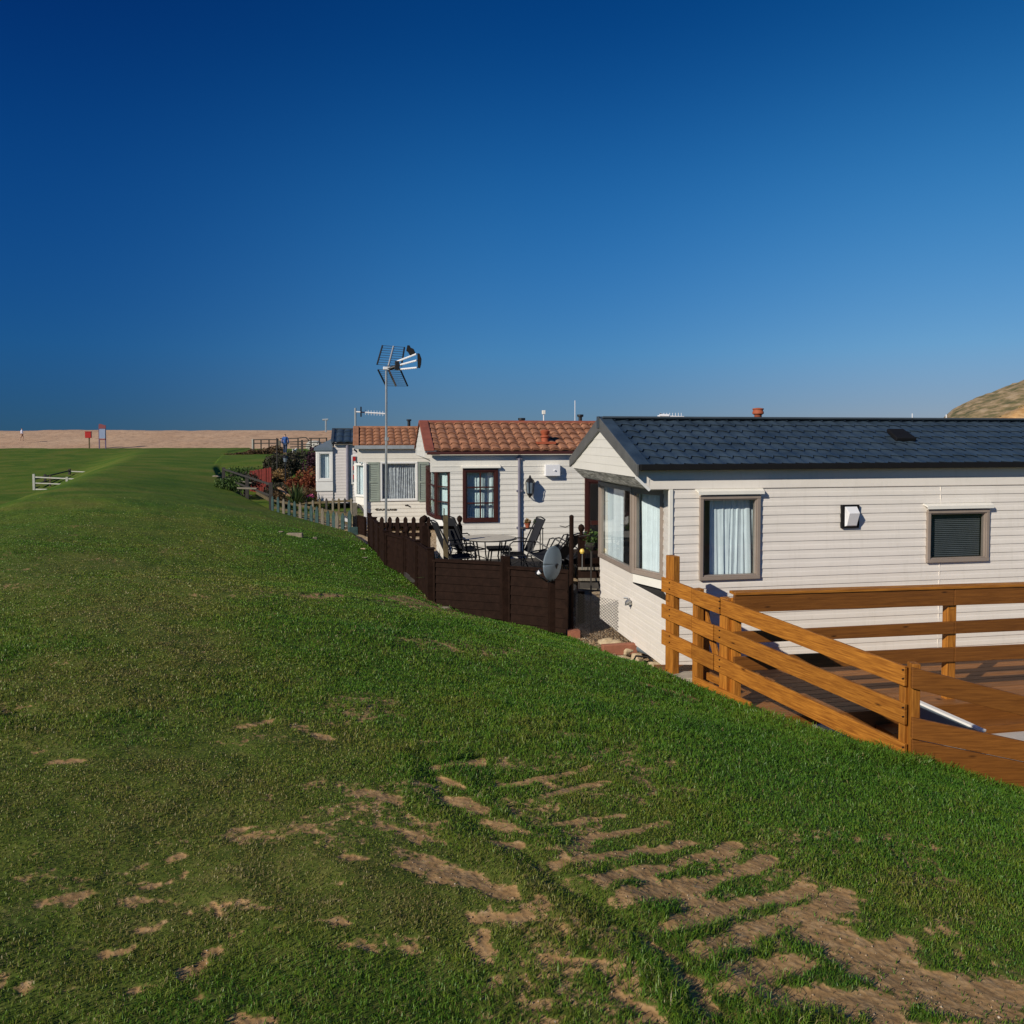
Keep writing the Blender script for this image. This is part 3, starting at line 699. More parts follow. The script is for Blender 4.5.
# frieze: upper band with the raked cheek of the overhang
mb = MB(); zf = 2.525
cheek = [(XG, YN - .006, 2.69), (XG + .17, YN - .006, zf), (XG + .17, YN - .006, ZE + .02), (XG, YN - .006, ZE + .02)]
mb.poly(cheek)
mb.quad((XG + .17, YN - .006, zf), (XR, YN - .006, zf), (XR, YN - .022, zf + .012), (XG + .17, YN - .022, zf + .012))
mb.quad((XG + .17, YN - .022, zf + .012), (XR, YN - .022, zf + .012), (XR, YN - .014, zf + .13), (XG + .17, YN - .014, zf + .13))
mb.quad((XG + .13, YN - .020, zf + .133), (XR, YN - .020, zf + .133), (XR, YN - .010, ZE + .03), (XG + .06, YN - .010, ZE + .03))
mb.quad((XG, YN - .02, 2.69), (XG + .17, YN - .022, zf), (XG + .17, YN - .02, ZE), (XG, YN - .02, ZE))
mb.build('frieze', M['side_a'], wallA)
mb = MB(); gable(mb, XG, YN - .02, YF + .03, 2.69, ZE, ZR - .03); mb.build('gable', M['side_b'], A)
mb = MB(); mb.beam((XG - .012, YN - .03, 2.69), (XG + .17, YN - .03, zf), .02, .035); mb.build('cheek_trim', M['white'], A)
mb = MB()
def soff(s, t):
    x = XG + t * .9; z = 2.69 - min(t * .9, .17) / .17 * .165 + .003 * math.sin(40 * t + 9 * s) ; return (x, YN + (YF - YN) * s, z)
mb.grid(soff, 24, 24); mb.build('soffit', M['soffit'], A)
# bay
mb = MB(); W3 = Wall((XE, YF), (XE, 10.86)); W4 = Wall((XE, 10.86), (XE + .213, 10.26))
bay = thing('bay_window', (XE, 10.86, 1.24), None, None); bay.parent = A; bay.location = Vector((XE, 10.86, 1.24)) - A.location
f = window(bay, W3, .0, W3.L, 1.245, 2.47, .05, 'taupe', [(0.0, .52, 6), (.74, 1.0, 4)], name='front_sash')
f = window(bay, W4, .0, W4.L + .03, 1.245, 2.47, .06, 'taupe', [(.02, .98, 5)], o1=.04, name='corner_sash')
mb = MB(); W4.box(mb, 0.005, W4.L + .01, 1.115, 1.242, -.02, .012); mb.build('sill_panel', M['cream'], bay)
mb = MB(); mb.poly([(XE - .012, 10.84, 1.10), (XE - .012, YN, 1.10), (XE + .03, YN + .02, 1.10), (XE + .25, 10.26, 1.10), (XE, 10.87, 1.10)]); mb.build('ledge_painted_shade', M['black'], bay)  # shade below the corner pane put into the colour; the bare top would be sunlit
# corner trim
mb = MB(); mb.box((XE - .002, YN - .004, (1.1 + 2.53) / 2), (.05, .05, 1.43)); mb.box((XE - .004, YN - .006, (ZB + 1.1) / 2), (.05, .05, 1.1 - ZB)); mb.build('corner_trim', M['cream'], A, bevel=.004)
# seam strip
u_, _ = Wn.uz(939.5, 540); mb = MB(); Wn.box(mb, u_ - .003, u_ + .003, ZB, w2[2] - .005, .0, .0135); mb.build('seam_strip', M['side_a'], A); mb = MB(); Wn.box(mb, u_ - .003, u_ + .003, w2[3] + .06, 2.52, .0, .0135); mb.build('seam_strip', M['side_a'], A)
# roof
ym = (YN + YF) / 2
mb = MB(); tiles(mb, XG + .14, XR, YN - .10, ZE + .03, ym, ZR, .19, .235, .014, .020, .42, 3)
mb.quad((XG, YF + .12, ZE), (XR, YF + .12, ZE), (XR, ym, ZR), (XG, ym, ZR)); mb.build('roof', M['slate'], A)
mb = MB(); mb.beam((XG, ym - .045, ZR + .02), (XR, ym - .045, ZR + .02), .10, .03, up=(0, .42, 1)); mb.beam((XG, ym + .045, ZR + .02), (XR, ym + .045, ZR + .02), .10, .03, up=(0, -.42, 1)); mb.build('ridge_cap', M['slate_trim'], A, bevel=.006)
slv = Vector((0, ym - YN + .10, ZR - ZE - .03))
mb = MB()
for sg, y0 in ((1, YN - .12), (-1, YF + .12)):
    q = [Vector((XG - .03, y0, ZE + .03)), Vector((XG + .15, y0, ZE + .03)), Vector((XG + .15, ym, ZR + .01)), Vector((XG - .03, ym, ZR + .01))]
    if sg < 0: q = q[::-1]
    mb.slab(q, (0, 0, .035))
mb.build('verge_flashing', M['slate'], A, bevel=.01)
mb = MB()
for y0 in (YN - .125, YF + .125):
    mb.slab([(XG - .035, y0, ZE + .06), (XG - .035, y0, ZE - .09), (XG - .035, ym, ZR - .15), (XG - .035, ym, ZR + .04)][::(1 if y0 < ym else -1)], (.03, 0, 0))
mb.build('barge_board', M['slate_gable'], A, bevel=.004)
mb = MB(); mb.beam((XG - .04, ym, ZR + .05), (XG - .04, ym, ZR - .12), .10, .02, up=(1, 0, 0)); mb.build('finial_cap', M['slate_trim'], A, bevel=.005)
mb = MB(); mb.beam((XG + .0, YN - .145, ZE + .026), (XR, YN - .145, ZE + .026), .07, .075); mb.beam((XG - .02, YF + .145, ZE), (XR, YF + .145, ZE), .07, .06); mb.build('gutter', M['black'], A, bevel=.008)
# windows on the long wall
window(A, Wn, *w1, .045, 'taupe', [(.22, 1.0, 6)], o1=.05, label='larger window with white net curtains')
f = window(A, Wn, *w2, .045, 'taupe', [], o1=.05, glass='glass2', label='smaller window with a grey slatted blind')
mb = MB(); nsl = 22
for i in range(nsl):
    z = w2[2] + .08 + (w2[3] - w2[2] - .16) * i / (nsl - 1); p0 = Wn.P(w2[0] + .07, z, -.06); p1 = Wn.P(w2[1] - .07, z, -.06)
    mb.beam(p0, p1, .034, .002, up=(0, -.9, 1))
mb.build('blind', M['blind'], f)
for r_, (x0, x1) in ((w1, (695, 762.7)), (w2, (923, 991))):
    ua = Wn.uz(x0, 492)[0]; ub = Wn.uz(x1, 492)[0]; mb = MB()
    z1_ = r_[3] + .05
    mb.slab([Wn.P(ua, z1_ + .02, 0), Wn.P(ua + .015, z1_ - .012, .075), Wn.P(ub - .015, z1_ - .012, .075), Wn.P(ub, z1_ + .02, 0)], (0, 0, .018)); mb.slab([Wn.P(ua + .015, z1_ - .035, .075), Wn.P(ub - .015, z1_ - .035, .075), Wn.P(ub - .015, z1_ + .006, .075), Wn.P(ua + .015, z1_ + .006, .075)], (0, -.008, 0))
    mb.build('window_canopy', M['cream'], A)
# wall lamp
r_ = rect(Wn, 840.2, 504.6, 857, 527.5); L = thing('wall_lamp', Wn.P(r_[0], r_[2]), None, None); L.parent = A; L.location = Wn.P(r_[0], r_[2]) - A.location
mb = MB(); Wn.box(mb, *r_, 0, .05); mb.build('back_plate', M['black'], L, bevel=.004)
u0, u1, z0, z1 = r_; du = u1 - u0; dz = z1 - z0; mb = MB()
q = [Wn.P(u0 + .22 * du, z0 + .08 * dz, .05), Wn.P(u0 + .82 * du, z0 + .08 * dz, .05), Wn.P(u0 + .92 * du, z0 + .66 * dz, .05), Wn.P(u0 + .80 * du, z0 + .94 * dz, .05), Wn.P(u0 + .22 * du, z0 + .94 * dz, .05)]
mb = MB(); f0 = [Wn.P(u0 + .15 * du, z0 + .08 * dz, .05), Wn.P(u0 + .85 * du, z0 + .08 * dz, .05), Wn.P(u0 + .85 * du, z0 + .92 * dz, .05), Wn.P(u0 + .15 * du, z0 + .92 * dz, .05)]
f1 = [Wn.P(u0 + .22 * du, z0 + .12 * dz, .075), Wn.P(u0 + .78 * du, z0 + .12 * dz, .075), Wn.P(u0 + .80 * du, z0 + .66 * dz, .135), Wn.P(u0 + .20 * du, z0 + .66 * dz, .135)]
mb.add(f0 + f1, [(4, 5, 6, 7), (0, 1, 5, 4), (1, 2, 6, 5), (2, 3, 7, 6), (3, 0, 4, 7)]); mb.build('lamp_cover', M['plastic_w'], L, bevel=.003)
# roof vent, flue, gas tap, floodlight and plug on the end wall
sn = slv.normalized()
p = PY(900, 436, YN + .75); mb = MB(); c = Vector((p.x, YN + .72, ZE + .03 + (.82) * slv.z / slv.y + .045))
mb.slab([c + Vector((-.16, -.10, -.06)), c + Vector((.16, -.10, -.06)), c + Vector((.13, .16, .075)), c + Vector((-.13, .16, .075))], Vector((0, -.02, .055))); mb.build('roof_vent', M['black'], A, bevel=.012)
p = PY(758, 418, ym + .35); mb = MB(); mb.lathe((p.x, ym + .35, ZR - .25), [(.055, 0), (.055, .34), (.06, .345), (.085, .36), (.085, .39), (.075, .40), (.075, .42), (.085, .425), (.085, .44), (.03, .45)], 18); mb.build('flue_cowl', M['orangepot'], A, smooth=True)
p = PX(630.5, 602, XE - .02); mb = MB(); mb.lathe(p - Vector((0.03, 0, .05)), [(.0, 0), (.05, .02), (.055, .05), (.02, .09)], 10); mb.tube([p + Vector((-.02, -.05, .03)), p + Vector((-.09, -.07, .0)), p + Vector((-.09, -.05, -.03))], .016, 6); mb.tube([p + Vector((-.02, .04, .05)), p + Vector((-.08, .07, .05))], .014, 6); mb.build('gas_valve', M['alu'], A)
# chassis skirt shadow board & stands
mb = MB()
for x in (4.3, 6.2, 8.2, 10.5, 12.5): mb.box((x, YN + .35, .13), (.35, .2, .26)); mb.box((x, YF - .4, .13), (.35, .2, .26))
mb.box((9.2, YN + .5, .30), (10.4, .08, .16)); mb.box((9.2, YF - .5, .30), (10.4, .08, .16)); mb.build('chassis', M['darkmetal'], A)

# ---- generic neighbour ---------------------------------------------------------
def caravan(root, XE, YN, YF, ZB, ZE, ZR, XG, XR, sm, rm, tm, gm_, ops, zf, pu, pv, amp, drop, trim_w=.20, seed=1, gdrop=.12, gut=.06, skew=.2):
    mb = MB(); ym = (YN + YF) / 2
    siding(mb, (XE, YN), (XR, YN), ZB, zf, ops, pitch=.12)
    siding(mb, (XE, YF), (XE, YN), ZB, zf, pitch=.12)
    mb.quad((XR, YN, ZB), (XR, YF, ZB), (XR, YF, ZE), (XR, YN, ZE)); mb.quad((XE, YF, ZB), (XR, YF, ZB), (XR, YF, ZE), (XE, YF, ZE)); mb.quad((XE, YN, ZB), (XR, YN, ZB), (XR, YF, ZB), (XE, YF, ZB))
    wl = mb.build('wall', M[sm], root)
    mb = MB(); mb.b2((XG + .10, YN - .02, zf), (XR, YN + .02, ZE)); mb.b2((XG + .13, YN - .03, zf + .11), (XR, YN - .02, zf + .122)); mb.build('frieze', M[sm], wl)
    mb = MB(); gable(mb, XG, YN, YF, ZE - gdrop, ZE, ZR - .03); mb.build('gable', M['flaking' if rm == 'terra' else sm], root)
    mb = MB(); mb.quad((XG, YN, ZE - gdrop), (XG, YF, ZE - gdrop), (XE + .1, YF, zf + .01), (XE + .1, YN, zf + .01)); mb.build('soffit', M['cream'], root)
    mb = MB(); tiles(mb, XG + .8 * trim_w, XR, YN - .1, ZE + .02, ym, ZR, pu, pv, amp, drop, skew, seed, 1)
    mb.quad((XG, YF + .1, ZE), (XR, YF + .1, ZE), (XR, ym, ZR), (XG, ym, ZR)); mb.build('roof', M[rm], root)
    mb = MB()
    for y0 in (YN - .12, YF + .12):
        q = [Vector((XG - .03, y0, ZE + .02)), Vector((XG - .03 + trim_w, y0, ZE + .02)), Vector((XG - .03 + trim_w, ym, ZR + .02)), Vector((XG - .03, ym, ZR + .02))]
        mb.slab(q if y0 < ym else q[::-1], (0, 0, .05))
    mb.build('verge_tile', M[tm], root, bevel=.015)
    mb = MB(); mb.tube([(XG, ym, ZR + .015), (XR, ym, ZR + .015)], .05, 8); mb.build('ridge_cap', M[tm], root, smooth=True)
    mb = MB(); mb.beam((XG + .02, YN - .14, ZE - .02), (XR, YN - .14, ZE - .02), .08, gut); mb.build('gutter', M[gm_], root, bevel=.01)
    return wl
# second caravan
XB, YB = 1.88, 16.95
Wb = Wall((XB, YB), (13, YB))
B = thing('static_caravan', (XB, YB, .3), 'ivory caravan with terracotta tiles and red-brown window frames beside the fenced terrace', 'caravan')
wb = rect(Wb, 462.5, 468.3, 498, 521.7); db = rect(Wb, 584.5, 478, 640, 566)
caravan(B, XB, YB, 20.0, .35, 2.86, 3.50, 1.36, 13, 'side_b', 'terra', 'terra_trim', 'gutter_brown', [ins(wb, .02), ins(db, .02)], 2.44, .215, .31, .021, .028, trim_w=.21)
window(B, Wb, *wb, .07, 'redbrown', [(0, 1, 9)], 'curtain_g', mv=1, mh=2, mw=.03, label='six pane window with pale curtains')
f = window(B, Wb, *db, .09, 'redbrown', [], glass='glass2', mh=1, mw=.1, name='door')
mb = MB(); ua = Wb.uz(461, 467)[0]; ub = Wb.uz(500, 467)[0]; mb.slab([Wb.P(ua, wb[3] + .045, 0), Wb.P(ua, wb[3] + .005, .10), Wb.P(ub, wb[3] + .005, .10), Wb.P(ub, wb[3] + .045, 0)], (0, 0, .03)); mb.build('window_canopy', M['cream'], B)
# bay of B
bp_ = [(XB + .01, YB + .02), (1.63, 17.42), (1.535, 18.3), (1.60, 19.4), (XB, 19.9)]
BB = thing('bay_window', (1.6, 18, 1.4), None, None); BB.parent = B; BB.location = Vector((1.6, 18, 1.4)) - B.location
zt, zb_ = 2.49, 1.40
for i in range(4):
    Wq = Wall(bp_[i + 1], bp_[i]); window(BB, Wq, 0, Wq.L, zb_, zt, .055, 'redbrown', [(0, 1, 6)], 'curtain_g', mh=2, mw=.025, name='sash')
mb = MB(); low = [(x + (XB - x) * .0, y) for x, y in bp_]; mb.prism(low[::-1], 1.22, 1.395); mb.add([(x, y, 1.22) for x, y in bp_] + [(XB, y, .95) for x, y in bp_], [(i, i + 1, 6 + i, 5 + i) for i in range(4)]); mb.build('sill_panel', M['white'], BB)
# downpipe, vent box, lantern
u_, _ = Wb.uz(518.8, 480); mb = MB(); mb.tube([Wb.P(u_, .5, .05), Wb.P(u_, 2.80, .05)], .032, 10)
for z in (1.2, 2.0, 2.7): Wb.box(mb, u_ - .06, u_ + .06, z, z + .04, 0, .07)
mb.build('downpipe', M['mauve_pipe'], B, smooth=True)
r_ = rect(Wb, 544.2, 464.5, 558.8, 475.7); mb = MB(); Wb.box(mb, *r_, 0, .14); mb.lathe(Wb.P(r_[0] + .2, (r_[2] + r_[3]) / 2, .145), [(.03, -.01), (.03, .01)], 8); mb.build('boiler_flue_box', M['plastic_w'], B, bevel=.03)
u_, z_ = Wb.uz(528.5, 487); LB = thing('wall_lantern', Wb.P(u_, z_), None, None); LB.parent = B; LB.location = Wb.P(u_, z_) - B.location
c = Wb.P(u_, z_, .16); mb = MB()
mb.lathe(c, [(.02, -.20), (.05, -.17), (.075, -.13)], 6); mb.lathe(c, [(.10, .12), (.085, .16), (.03, .21), (.015, .26)], 6)
for k in range(6): t = k * PI / 3; mb.tube([c + Vector((.07 * math.cos(t), .07 * math.sin(t), -.13)), c + Vector((.095 * math.cos(t), .095 * math.sin(t), .12))], .008, 4)
mb.tube([Wb.P(u_, z_ - .18, 0), Wb.P(u_, z_ - .22, .1), c + Vector((0, 0, -.19))], .012, 6); mb.build('lantern_cage', M['darkmetal'], LB)
mb = MB(); mb.lathe(c, [(.06, -.125), (.08, .115)], 6); mb.build('lantern_glass', M['greymetal'], LB)
# pots and flues on B
p = PY(545, 447, YB + .35); mb = MB(); mb.box((p.x, YB + .35, 3.05), (.42, .36, .05)); mb.lathe((p.x, YB + .35, 3.02), [(.12, 0), (.085, .06), (.08, .14), (.105, .16), (.105, .18), (.07, .20), (.10, .25), (.11, .29), (.06, .32)], 16); mb.build('chimney_pot', M['orangepot'], B, smooth=True)
for px_, top, w_ in ((521.7, 418, .05), (580.3, 414.5, .045)):
    p = PY(px_, top, 19.2); mb = MB(); mb.lathe((p.x, 19.2, 3.2), [(w_, 0), (w_, p.z - 3.27), (w_ * 1.8, p.z - 3.25), (w_ * 1.8, p.z - 3.20)], 10); mb.build('flue_pipe', M['darkmetal'], B)
# third caravan
XC, YC = .18, 24.9; Wc = Wall((XC, YC), (9, YC))
C = thing('static_caravan', (XC, YC, .3), 'ivory static caravan with sage green shutters and a terracotta roof, behind the tall aerial pole', 'caravan')
wc = rect(Wc, 380.3, 461.8, 417.6, 500.5)
caravan(C, XC, YC, 27.9, .45, 2.88, 3.46, -.18, 9, 'side_c', 'terra2', 'terra2', 'grey_gutter', [ins(wc, .03)], 2.40, .225, .30, .021, .028, trim_w=.18, seed=5, gut=.11)
window(C, Wc, *wc, .05, 'white', [(.03, 1, 14)], 'lace', label='wide white window with lace curtains')
for x0, x1 in ((367.9, 379.8), (418.2, 428.8)):
    r_ = rect(Wc, x0, 462.2, x1, 501.3); u0, u1, z0, z1 = r_; mb = MB()
    Wc.box(mb, u0, u0 + .05, z0, z1, 0, .04); Wc.box(mb, u1 - .05, u1, z0, z1, 0, .04)
    for za, zb2 in ((z0, z0 + .06), ((z0 + z1) / 2 - .03, (z0 + z1) / 2 + .03), (z1 - .06, z1)): Wc.box(mb, u0 + .05, u1 - .05, za, zb2, 0, .038)
    n_ = 20
    for i in range(n_):
        z = z0 + .06 + (z1 - z0 - .12) * (i + .5) / n_; mb.slab([Wc.P(u0 + .05, z + .02, .012), Wc.P(u1 - .05, z + .02, .012), Wc.P(u1 - .05, z - .02, .03), Wc.P(u0 + .05, z - .02, .03)], (0, 0, .006))
    mb.build('shutter', M['sage'], C)
BC = thing('bay_window', (0, YC + .3, 1.4), None, None); BC.parent = C; BC.location = Vector((0, YC + .3, 1.4)) - C.location
bq = [(XC - .02, YC + .03), (-.13, YC + .35), (-.16, YC + 2.4)]
for i in range(2):
    Wq = Wall(bq[i + 1], bq[i]); window(BC, Wq, 0, Wq.L, 1.33, 2.36, .05, 'white', [(0, 1, 6)], 'curtain', name='sash')
mb = MB(); mb.prism([bq[0], (XC, YC + 2.4), bq[2], bq[1]][::-1], 1.08, 1.325); mb.add([(*q, 1.08) for q in bq] + [(XC - .02, q[1], .75) for q in bq], [(0, 1, 4, 3), (1, 2, 5, 4)]); mb.build('sill_panel', M['cream'], BC)
mb = MB(); mb.box((XC - .03, YC - .06, 1.35), (.09, .09, 2.05)); mb.build('corner_post', M['white'], C, bevel=.01)
p = PY(409, 430, 27); mb = MB(); mb.lathe((p.x, 27, 3.2), [(.05, 0), (.05, .5), (.08, .51), (.08, .56)], 10); mb.build('flue_pipe', M['darkmetal'], C)
# small raised italic name and a bird mark, too small to read in the photograph
mb = MB()
def stroke(pts, r=.012):
    q = [Wc.P(*Wc.uz(364 + x * .0586, 495 + y * .0586), .02) for x, y in pts]; mb.tube(q, r, 5)
stroke([(250, 235), (215, 232), (190, 245), (205, 258), (245, 255)]); stroke([(255, 262), (285, 232), (300, 262)]); stroke([(268, 250), (296, 250)]); stroke([(345, 236), (312, 240), (335, 250), (310, 262)])
stroke([(348, 236), (375, 234)]); stroke([(360, 236), (352, 262)]); stroke([(408, 236), (400, 262), (420, 262)]); stroke([(430, 262), (452, 234), (466, 262)]); stroke([(472, 262), (480, 236), (500, 262), (508, 236)]); stroke([(522, 238), (516, 260), (540, 258), (550, 240), (522, 236)])
mb.build('name_lettering', M['olive_wood'], C)
mb = MB(); stroke([(700, 175), (735, 172), (760, 185), (785, 200)], .02); stroke([(735, 160), (745, 180), (720, 178)], .015); mb.build('bird_ornament', M['dark_wood'], C)

# fourth caravan
XD, YD = -1.08, 33.0; Wd = Wall((XD, YD), (5, YD))
D = thing('static_caravan', (XD, YD, .3), 'farthest pale caravan with a small dark blue roof and a white box bay', 'caravan')
wd = rect(Wd, 351, 455, 365, 484)
caravan(D, XD, YD, 36, .5, 2.92, 3.47, -1.12, 5, 'side_d', 'slate', 'slate_trim', 'black', [ins(wd, .03)], 2.75, .30, .6, .03, .02, trim_w=.12, seed=8, gdrop=.05)
window(D, Wd, *wd, .06, 'white', [(0, 1, 5)], 'curtain', mh=2, mw=.05)
for yy in (458.5, 468, 477): u_, z_ = Wd.uz(354.2, yy); mb = MB(); Wd.box(mb, u_ - .05, u_ + .05, z_ - .09, z_ + .09, .01, .04); mb.build('window_ornament', M['red'], D)
u_, _ = Wd.uz(347.5, 460); mb = MB(); mb.tube([Wd.P(u_, .5, .08), Wd.P(u_, 2.85, .08)], .06, 8); mb.build('downpipe', M['mauve_pipe'], D)
bx0, bx1 = -1.70, XD; BD = thing('bay_window', (bx0, YD, .5), None, None); BD.parent = D; BD.location = Vector((bx0, YD - .05, .5)) - D.location
We = Wall((bx0, YD - .05), (bx1, YD - .05)); mb = MB(); siding(mb, (bx0, YD - .05), (bx1, YD - .05), .5, 1.38, pitch=.12); siding(mb, (bx0, YD + 2.9), (bx0, YD - .05), .5, 1.38, pitch=.12)
mb.quad((bx1, YD - .05, .5), (bx1, YD, .5), (bx1, YD, 2.7), (bx1, YD - .05, 2.7)); mb.build('bay_wall', M['side_d'], BD)
window(BD, We, .0, We.L, 1.38, 2.62, .10, 'white', [(0, 1, 4)], name='sash')
Wf = Wall((bx0, YD + 2.9), (bx0, YD - .05)); window(BD, Wf, 0, Wf.L, 1.38, 2.62, .10, 'white', [(0, .2, 3), (.8, 1, 3)], name='sash')
mb = MB(); We.box(mb, -.04, We.L, 1.0, 1.36, 0, .05); mb.build('sill_panel', M['white'], BD)
mb = MB(); a_, b_ = bx0 - .1, YD - .15
mb.add([(a_, b_, 2.62), (bx1, b_, 2.62), (bx1, YD + 3, 2.62), (a_, YD + 3, 2.62), (bx1, YD + .35, 3.12), (bx1, YD + 2.5, 3.12), (a_, b_, 2.74), (bx1, b_, 2.74), (bx1, YD + 3, 2.74), (a_, YD + 3, 2.74)],
       [(3, 2, 1, 0), (0, 1, 7, 6), (3, 0, 6, 9), (6, 7, 4), (6, 4, 5, 9), (9, 5, 8)]); mb.build('bay_roof', M['greymetal'], BD)
# ------------------------------------------------------------------ decking fence
fa = Pd(667, 600, 9.4); fb = Pd(911, 700, 6.3)
WF = Wall((fa.x, fa.y), (fb.x, fb.y))
DF = thing('timber_fence', (fb.x, fb.y, .6), 'orange stained three-board timber fence with posts along the nearest deck and ramp', 'fence')
def plank(W, px0, t0, b0, px1, t1, b1, mtl, parent, o0=0.0, th=.032, name='board', lift=0):
    u0, z0t = W.uz(px0, t0); _, z0b = W.uz(px0, b0); u1, z1t = W.uz(px1, t1); _, z1b = W.uz(px1, b1)
    mb = MB(); mb.slab([W.P(u0, z0b, o0), W.P(u1, z1b, o0), W.P(u1, z1t, o0), W.P(u0, z0t, o0)], W.n * th); return mb.build(name, mtl, parent, bevel=.005)
lerp = lambda a, b, t: a + (b - a) * t
tx = lambda x: (x - 663.5) / (907 - 663.5)
for (tL, bL, tR, bR) in ((576.7, 590.9, 666, 686), (603.3, 617.3, 703.5, 724.5), (629.3, 643.6, 743.5, 764.5)):
    for x0, x1, o in ((663.5, 693.4, .0), (694.6, 722.5 if tL < 600 else 716, .012), (723 if tL < 600 else 716.4, 907.5, .0)):
        plank(WF, x0, lerp(tL, tR, tx(x0)), lerp(bL, bR, tx(x0)), x1, lerp(tL, tR, tx(x1)), lerp(bL, bR, tx(x1)), M['larch_y'], DF, o)
plank(WF, 696, 676, 688, 752, 702, 712, M['larch_y'], DF, 0, name='kick_board')
def post(W, px0, px1, top, zb, mtl, parent, o=-.001, dep=.09, name='post'):
    u0, z = W.uz(px0, top); u1, _ = W.uz(px1, top); mb = MB(); W.box(mb, u0, u1, zb, z, o - dep, o); return mb.build(name, mtl, parent, bevel=.006)
post(WF, 665.7, 673.5, 555, .2, M['larch_z'], DF, o=-.002); post(WF, 692.5, 697.5, 588, .2, M['larch_z'], DF, o=-.002); post(WF, 719.5, 727, 597, .2, M['larch_z'], DF, o=-.002); post(WF, 899, 905.5, 668, .3, M['larch_z'], DF, o=-.002, dep=.08)
ux, zx = WF.uz(790, 660); 
for px_ in (780, 842):
    ux, _ = WF.uz(px_, 640); 
for px_ in (669, 719, 902.5):
    for (tL, bL, tR, bR) in ((576.7, 590.9, 666, 686), (603.3, 617.3, 703.5, 724.5), (629.3, 643.6, 743.5, 764.5)):
        yt, yb = lerp(tL, tR, tx(px_)), lerp(bL, bR, tx(px_))
        for f_ in (.28, .72):
            u_, z_ = WF.uz(px_, lerp(yt, yb, f_), .045); q = WF.P(u_, z_, .030); mb = MB(); mb.tube([q, q + WF.n * .018], .006, 6); mb.build('bolt', M['darkmetal'], DF)
# gate behind with a diagonal brace
WG = Wall((fa.x + .16, fa.y - .02), (fb.x + .16, fb.y - .02))
G = thing('deck_gate', WG.P(.5, .3), 'small orange timber gate with a diagonal brace behind the first fence boards', 'gate')
post(WG, 697.5, 703.5, 606, .3, M['larch_z'], G, name='gate_post')
u0, z0 = WG.uz(702, 607); u1, z1 = WG.uz(716, 655); mb = MB(); mb.slab([WG.P(u0, z0, 0), WG.P(u0 + .10, z0, 0), WG.P(u1 + .08, z1, 0), WG.P(u1 - .02, z1, 0)], WG.n * .03); mb.build('brace', M['larch_z'], G, bevel=.004)
for zz in (.45, 1.28): mb = MB(); WG.box(mb, u0 - .05, u1 + .1, zz, zz + .08, -.03, -.002); mb.build('gate_rail', M['larch_y'], G, bevel=.004)
# second, ramp section
fc = fb + RT * 3.2; WS = Wall((fb.x + .02, fb.y - .01), (fc.x, fc.y))
for (tL, bL, tR, bR) in ((666.6, 687.5, 695.8, 715.5), (716.5, 737.5, 741, 761), (738.6, 765, 762, 787), (766, 786, 788, 807)):
    plank(WS, 910.8, tL, bL, 1090, lerp(tL, tR, 180 / 114), lerp(bL, bR, 180 / 114), M['larch_b'], DF, -.005)  # boards turned from the sun, their shade painted by the darker timber
post(WS, 913, 921.5, 664.5, .3, M['larch_z'], DF, o=-.006); post(WS, 1046, 1055, 700, .1, M['larch_z'], DF, o=-.006)
# rail between deck and path
YRL = 7.75; WRl = Wall((fa.x, YRL), (15, YRL)); 
DR = thing('deck_railing', (6, YRL, .2), 'long brown three-board railing along the deck before the nearest caravan wall', 'railing')
for (t0, b0, t1, b1) in ((595.0, 612.5, 586, 602.5), (632, 643.5, 617.6, 630), (657, 671, 643.8, 658)):
    for x0, x1 in ((733, 952.3), (953, 1075)):
        f_ = lambda a, c, x: lerp(a, c, (x - 722) / 302)
        plank(WRl, x0, f_(t0, t1, x0), f_(b0, b1, x0), x1, f_(t0, t1, x1), f_(b0, b1, x1), M['larch_x'] if b0 - t0 < 0 else M['larch_b'], DR, 0)
u0, z0 = WRl.uz(733, 594.7); u1, z1 = WRl.uz(1075, 584.5); mb = MB(); mb.slab([WRl.P(u0, z0, -.09), WRl.P(u1, z1, -.09), WRl.P(u1, z1, .05), WRl.P(u0, z0, .05)][::-1], (0, 0, .03)); mb.build('cap_rail', M['larch_x'], DR, bevel=.005)
for x0, x1 in ((948.5, 957), (1068, 1077), (735, 742)): post(WRl, x0, x1, 599, .02, M['larch_z'], DR, o=-.002)
# deck boards
DK = thing('timber_deck', (6, 8.5, .1), 'brown boarded timber deck between the railing and the nearest caravan wall', 'deck')
zk = .27; nb = 13
for i in range(nb):
    y0 = 7.62 + i * .142; x0 = fa.x + .10 + (fa.y - y0) * .221
    mb = MB(); mb.b2((x0, y0, zk - .03), (14.5, y0 + .136, zk)); mb.build('deck_board', M['deck'], DK, bevel=.004)
mb = MB(); mb.b2((4.02, 7.585, .02), (14.5, 7.618, zk - .002)); mb.build('fascia_board', M['larch_b'], DK, bevel=.004)
mb = MB(); mb.b2((5.4, 7.30, .02), (14.5, 7.58, .12)); mb.build('step_board', M['larch_b'], DK, bevel=.006)
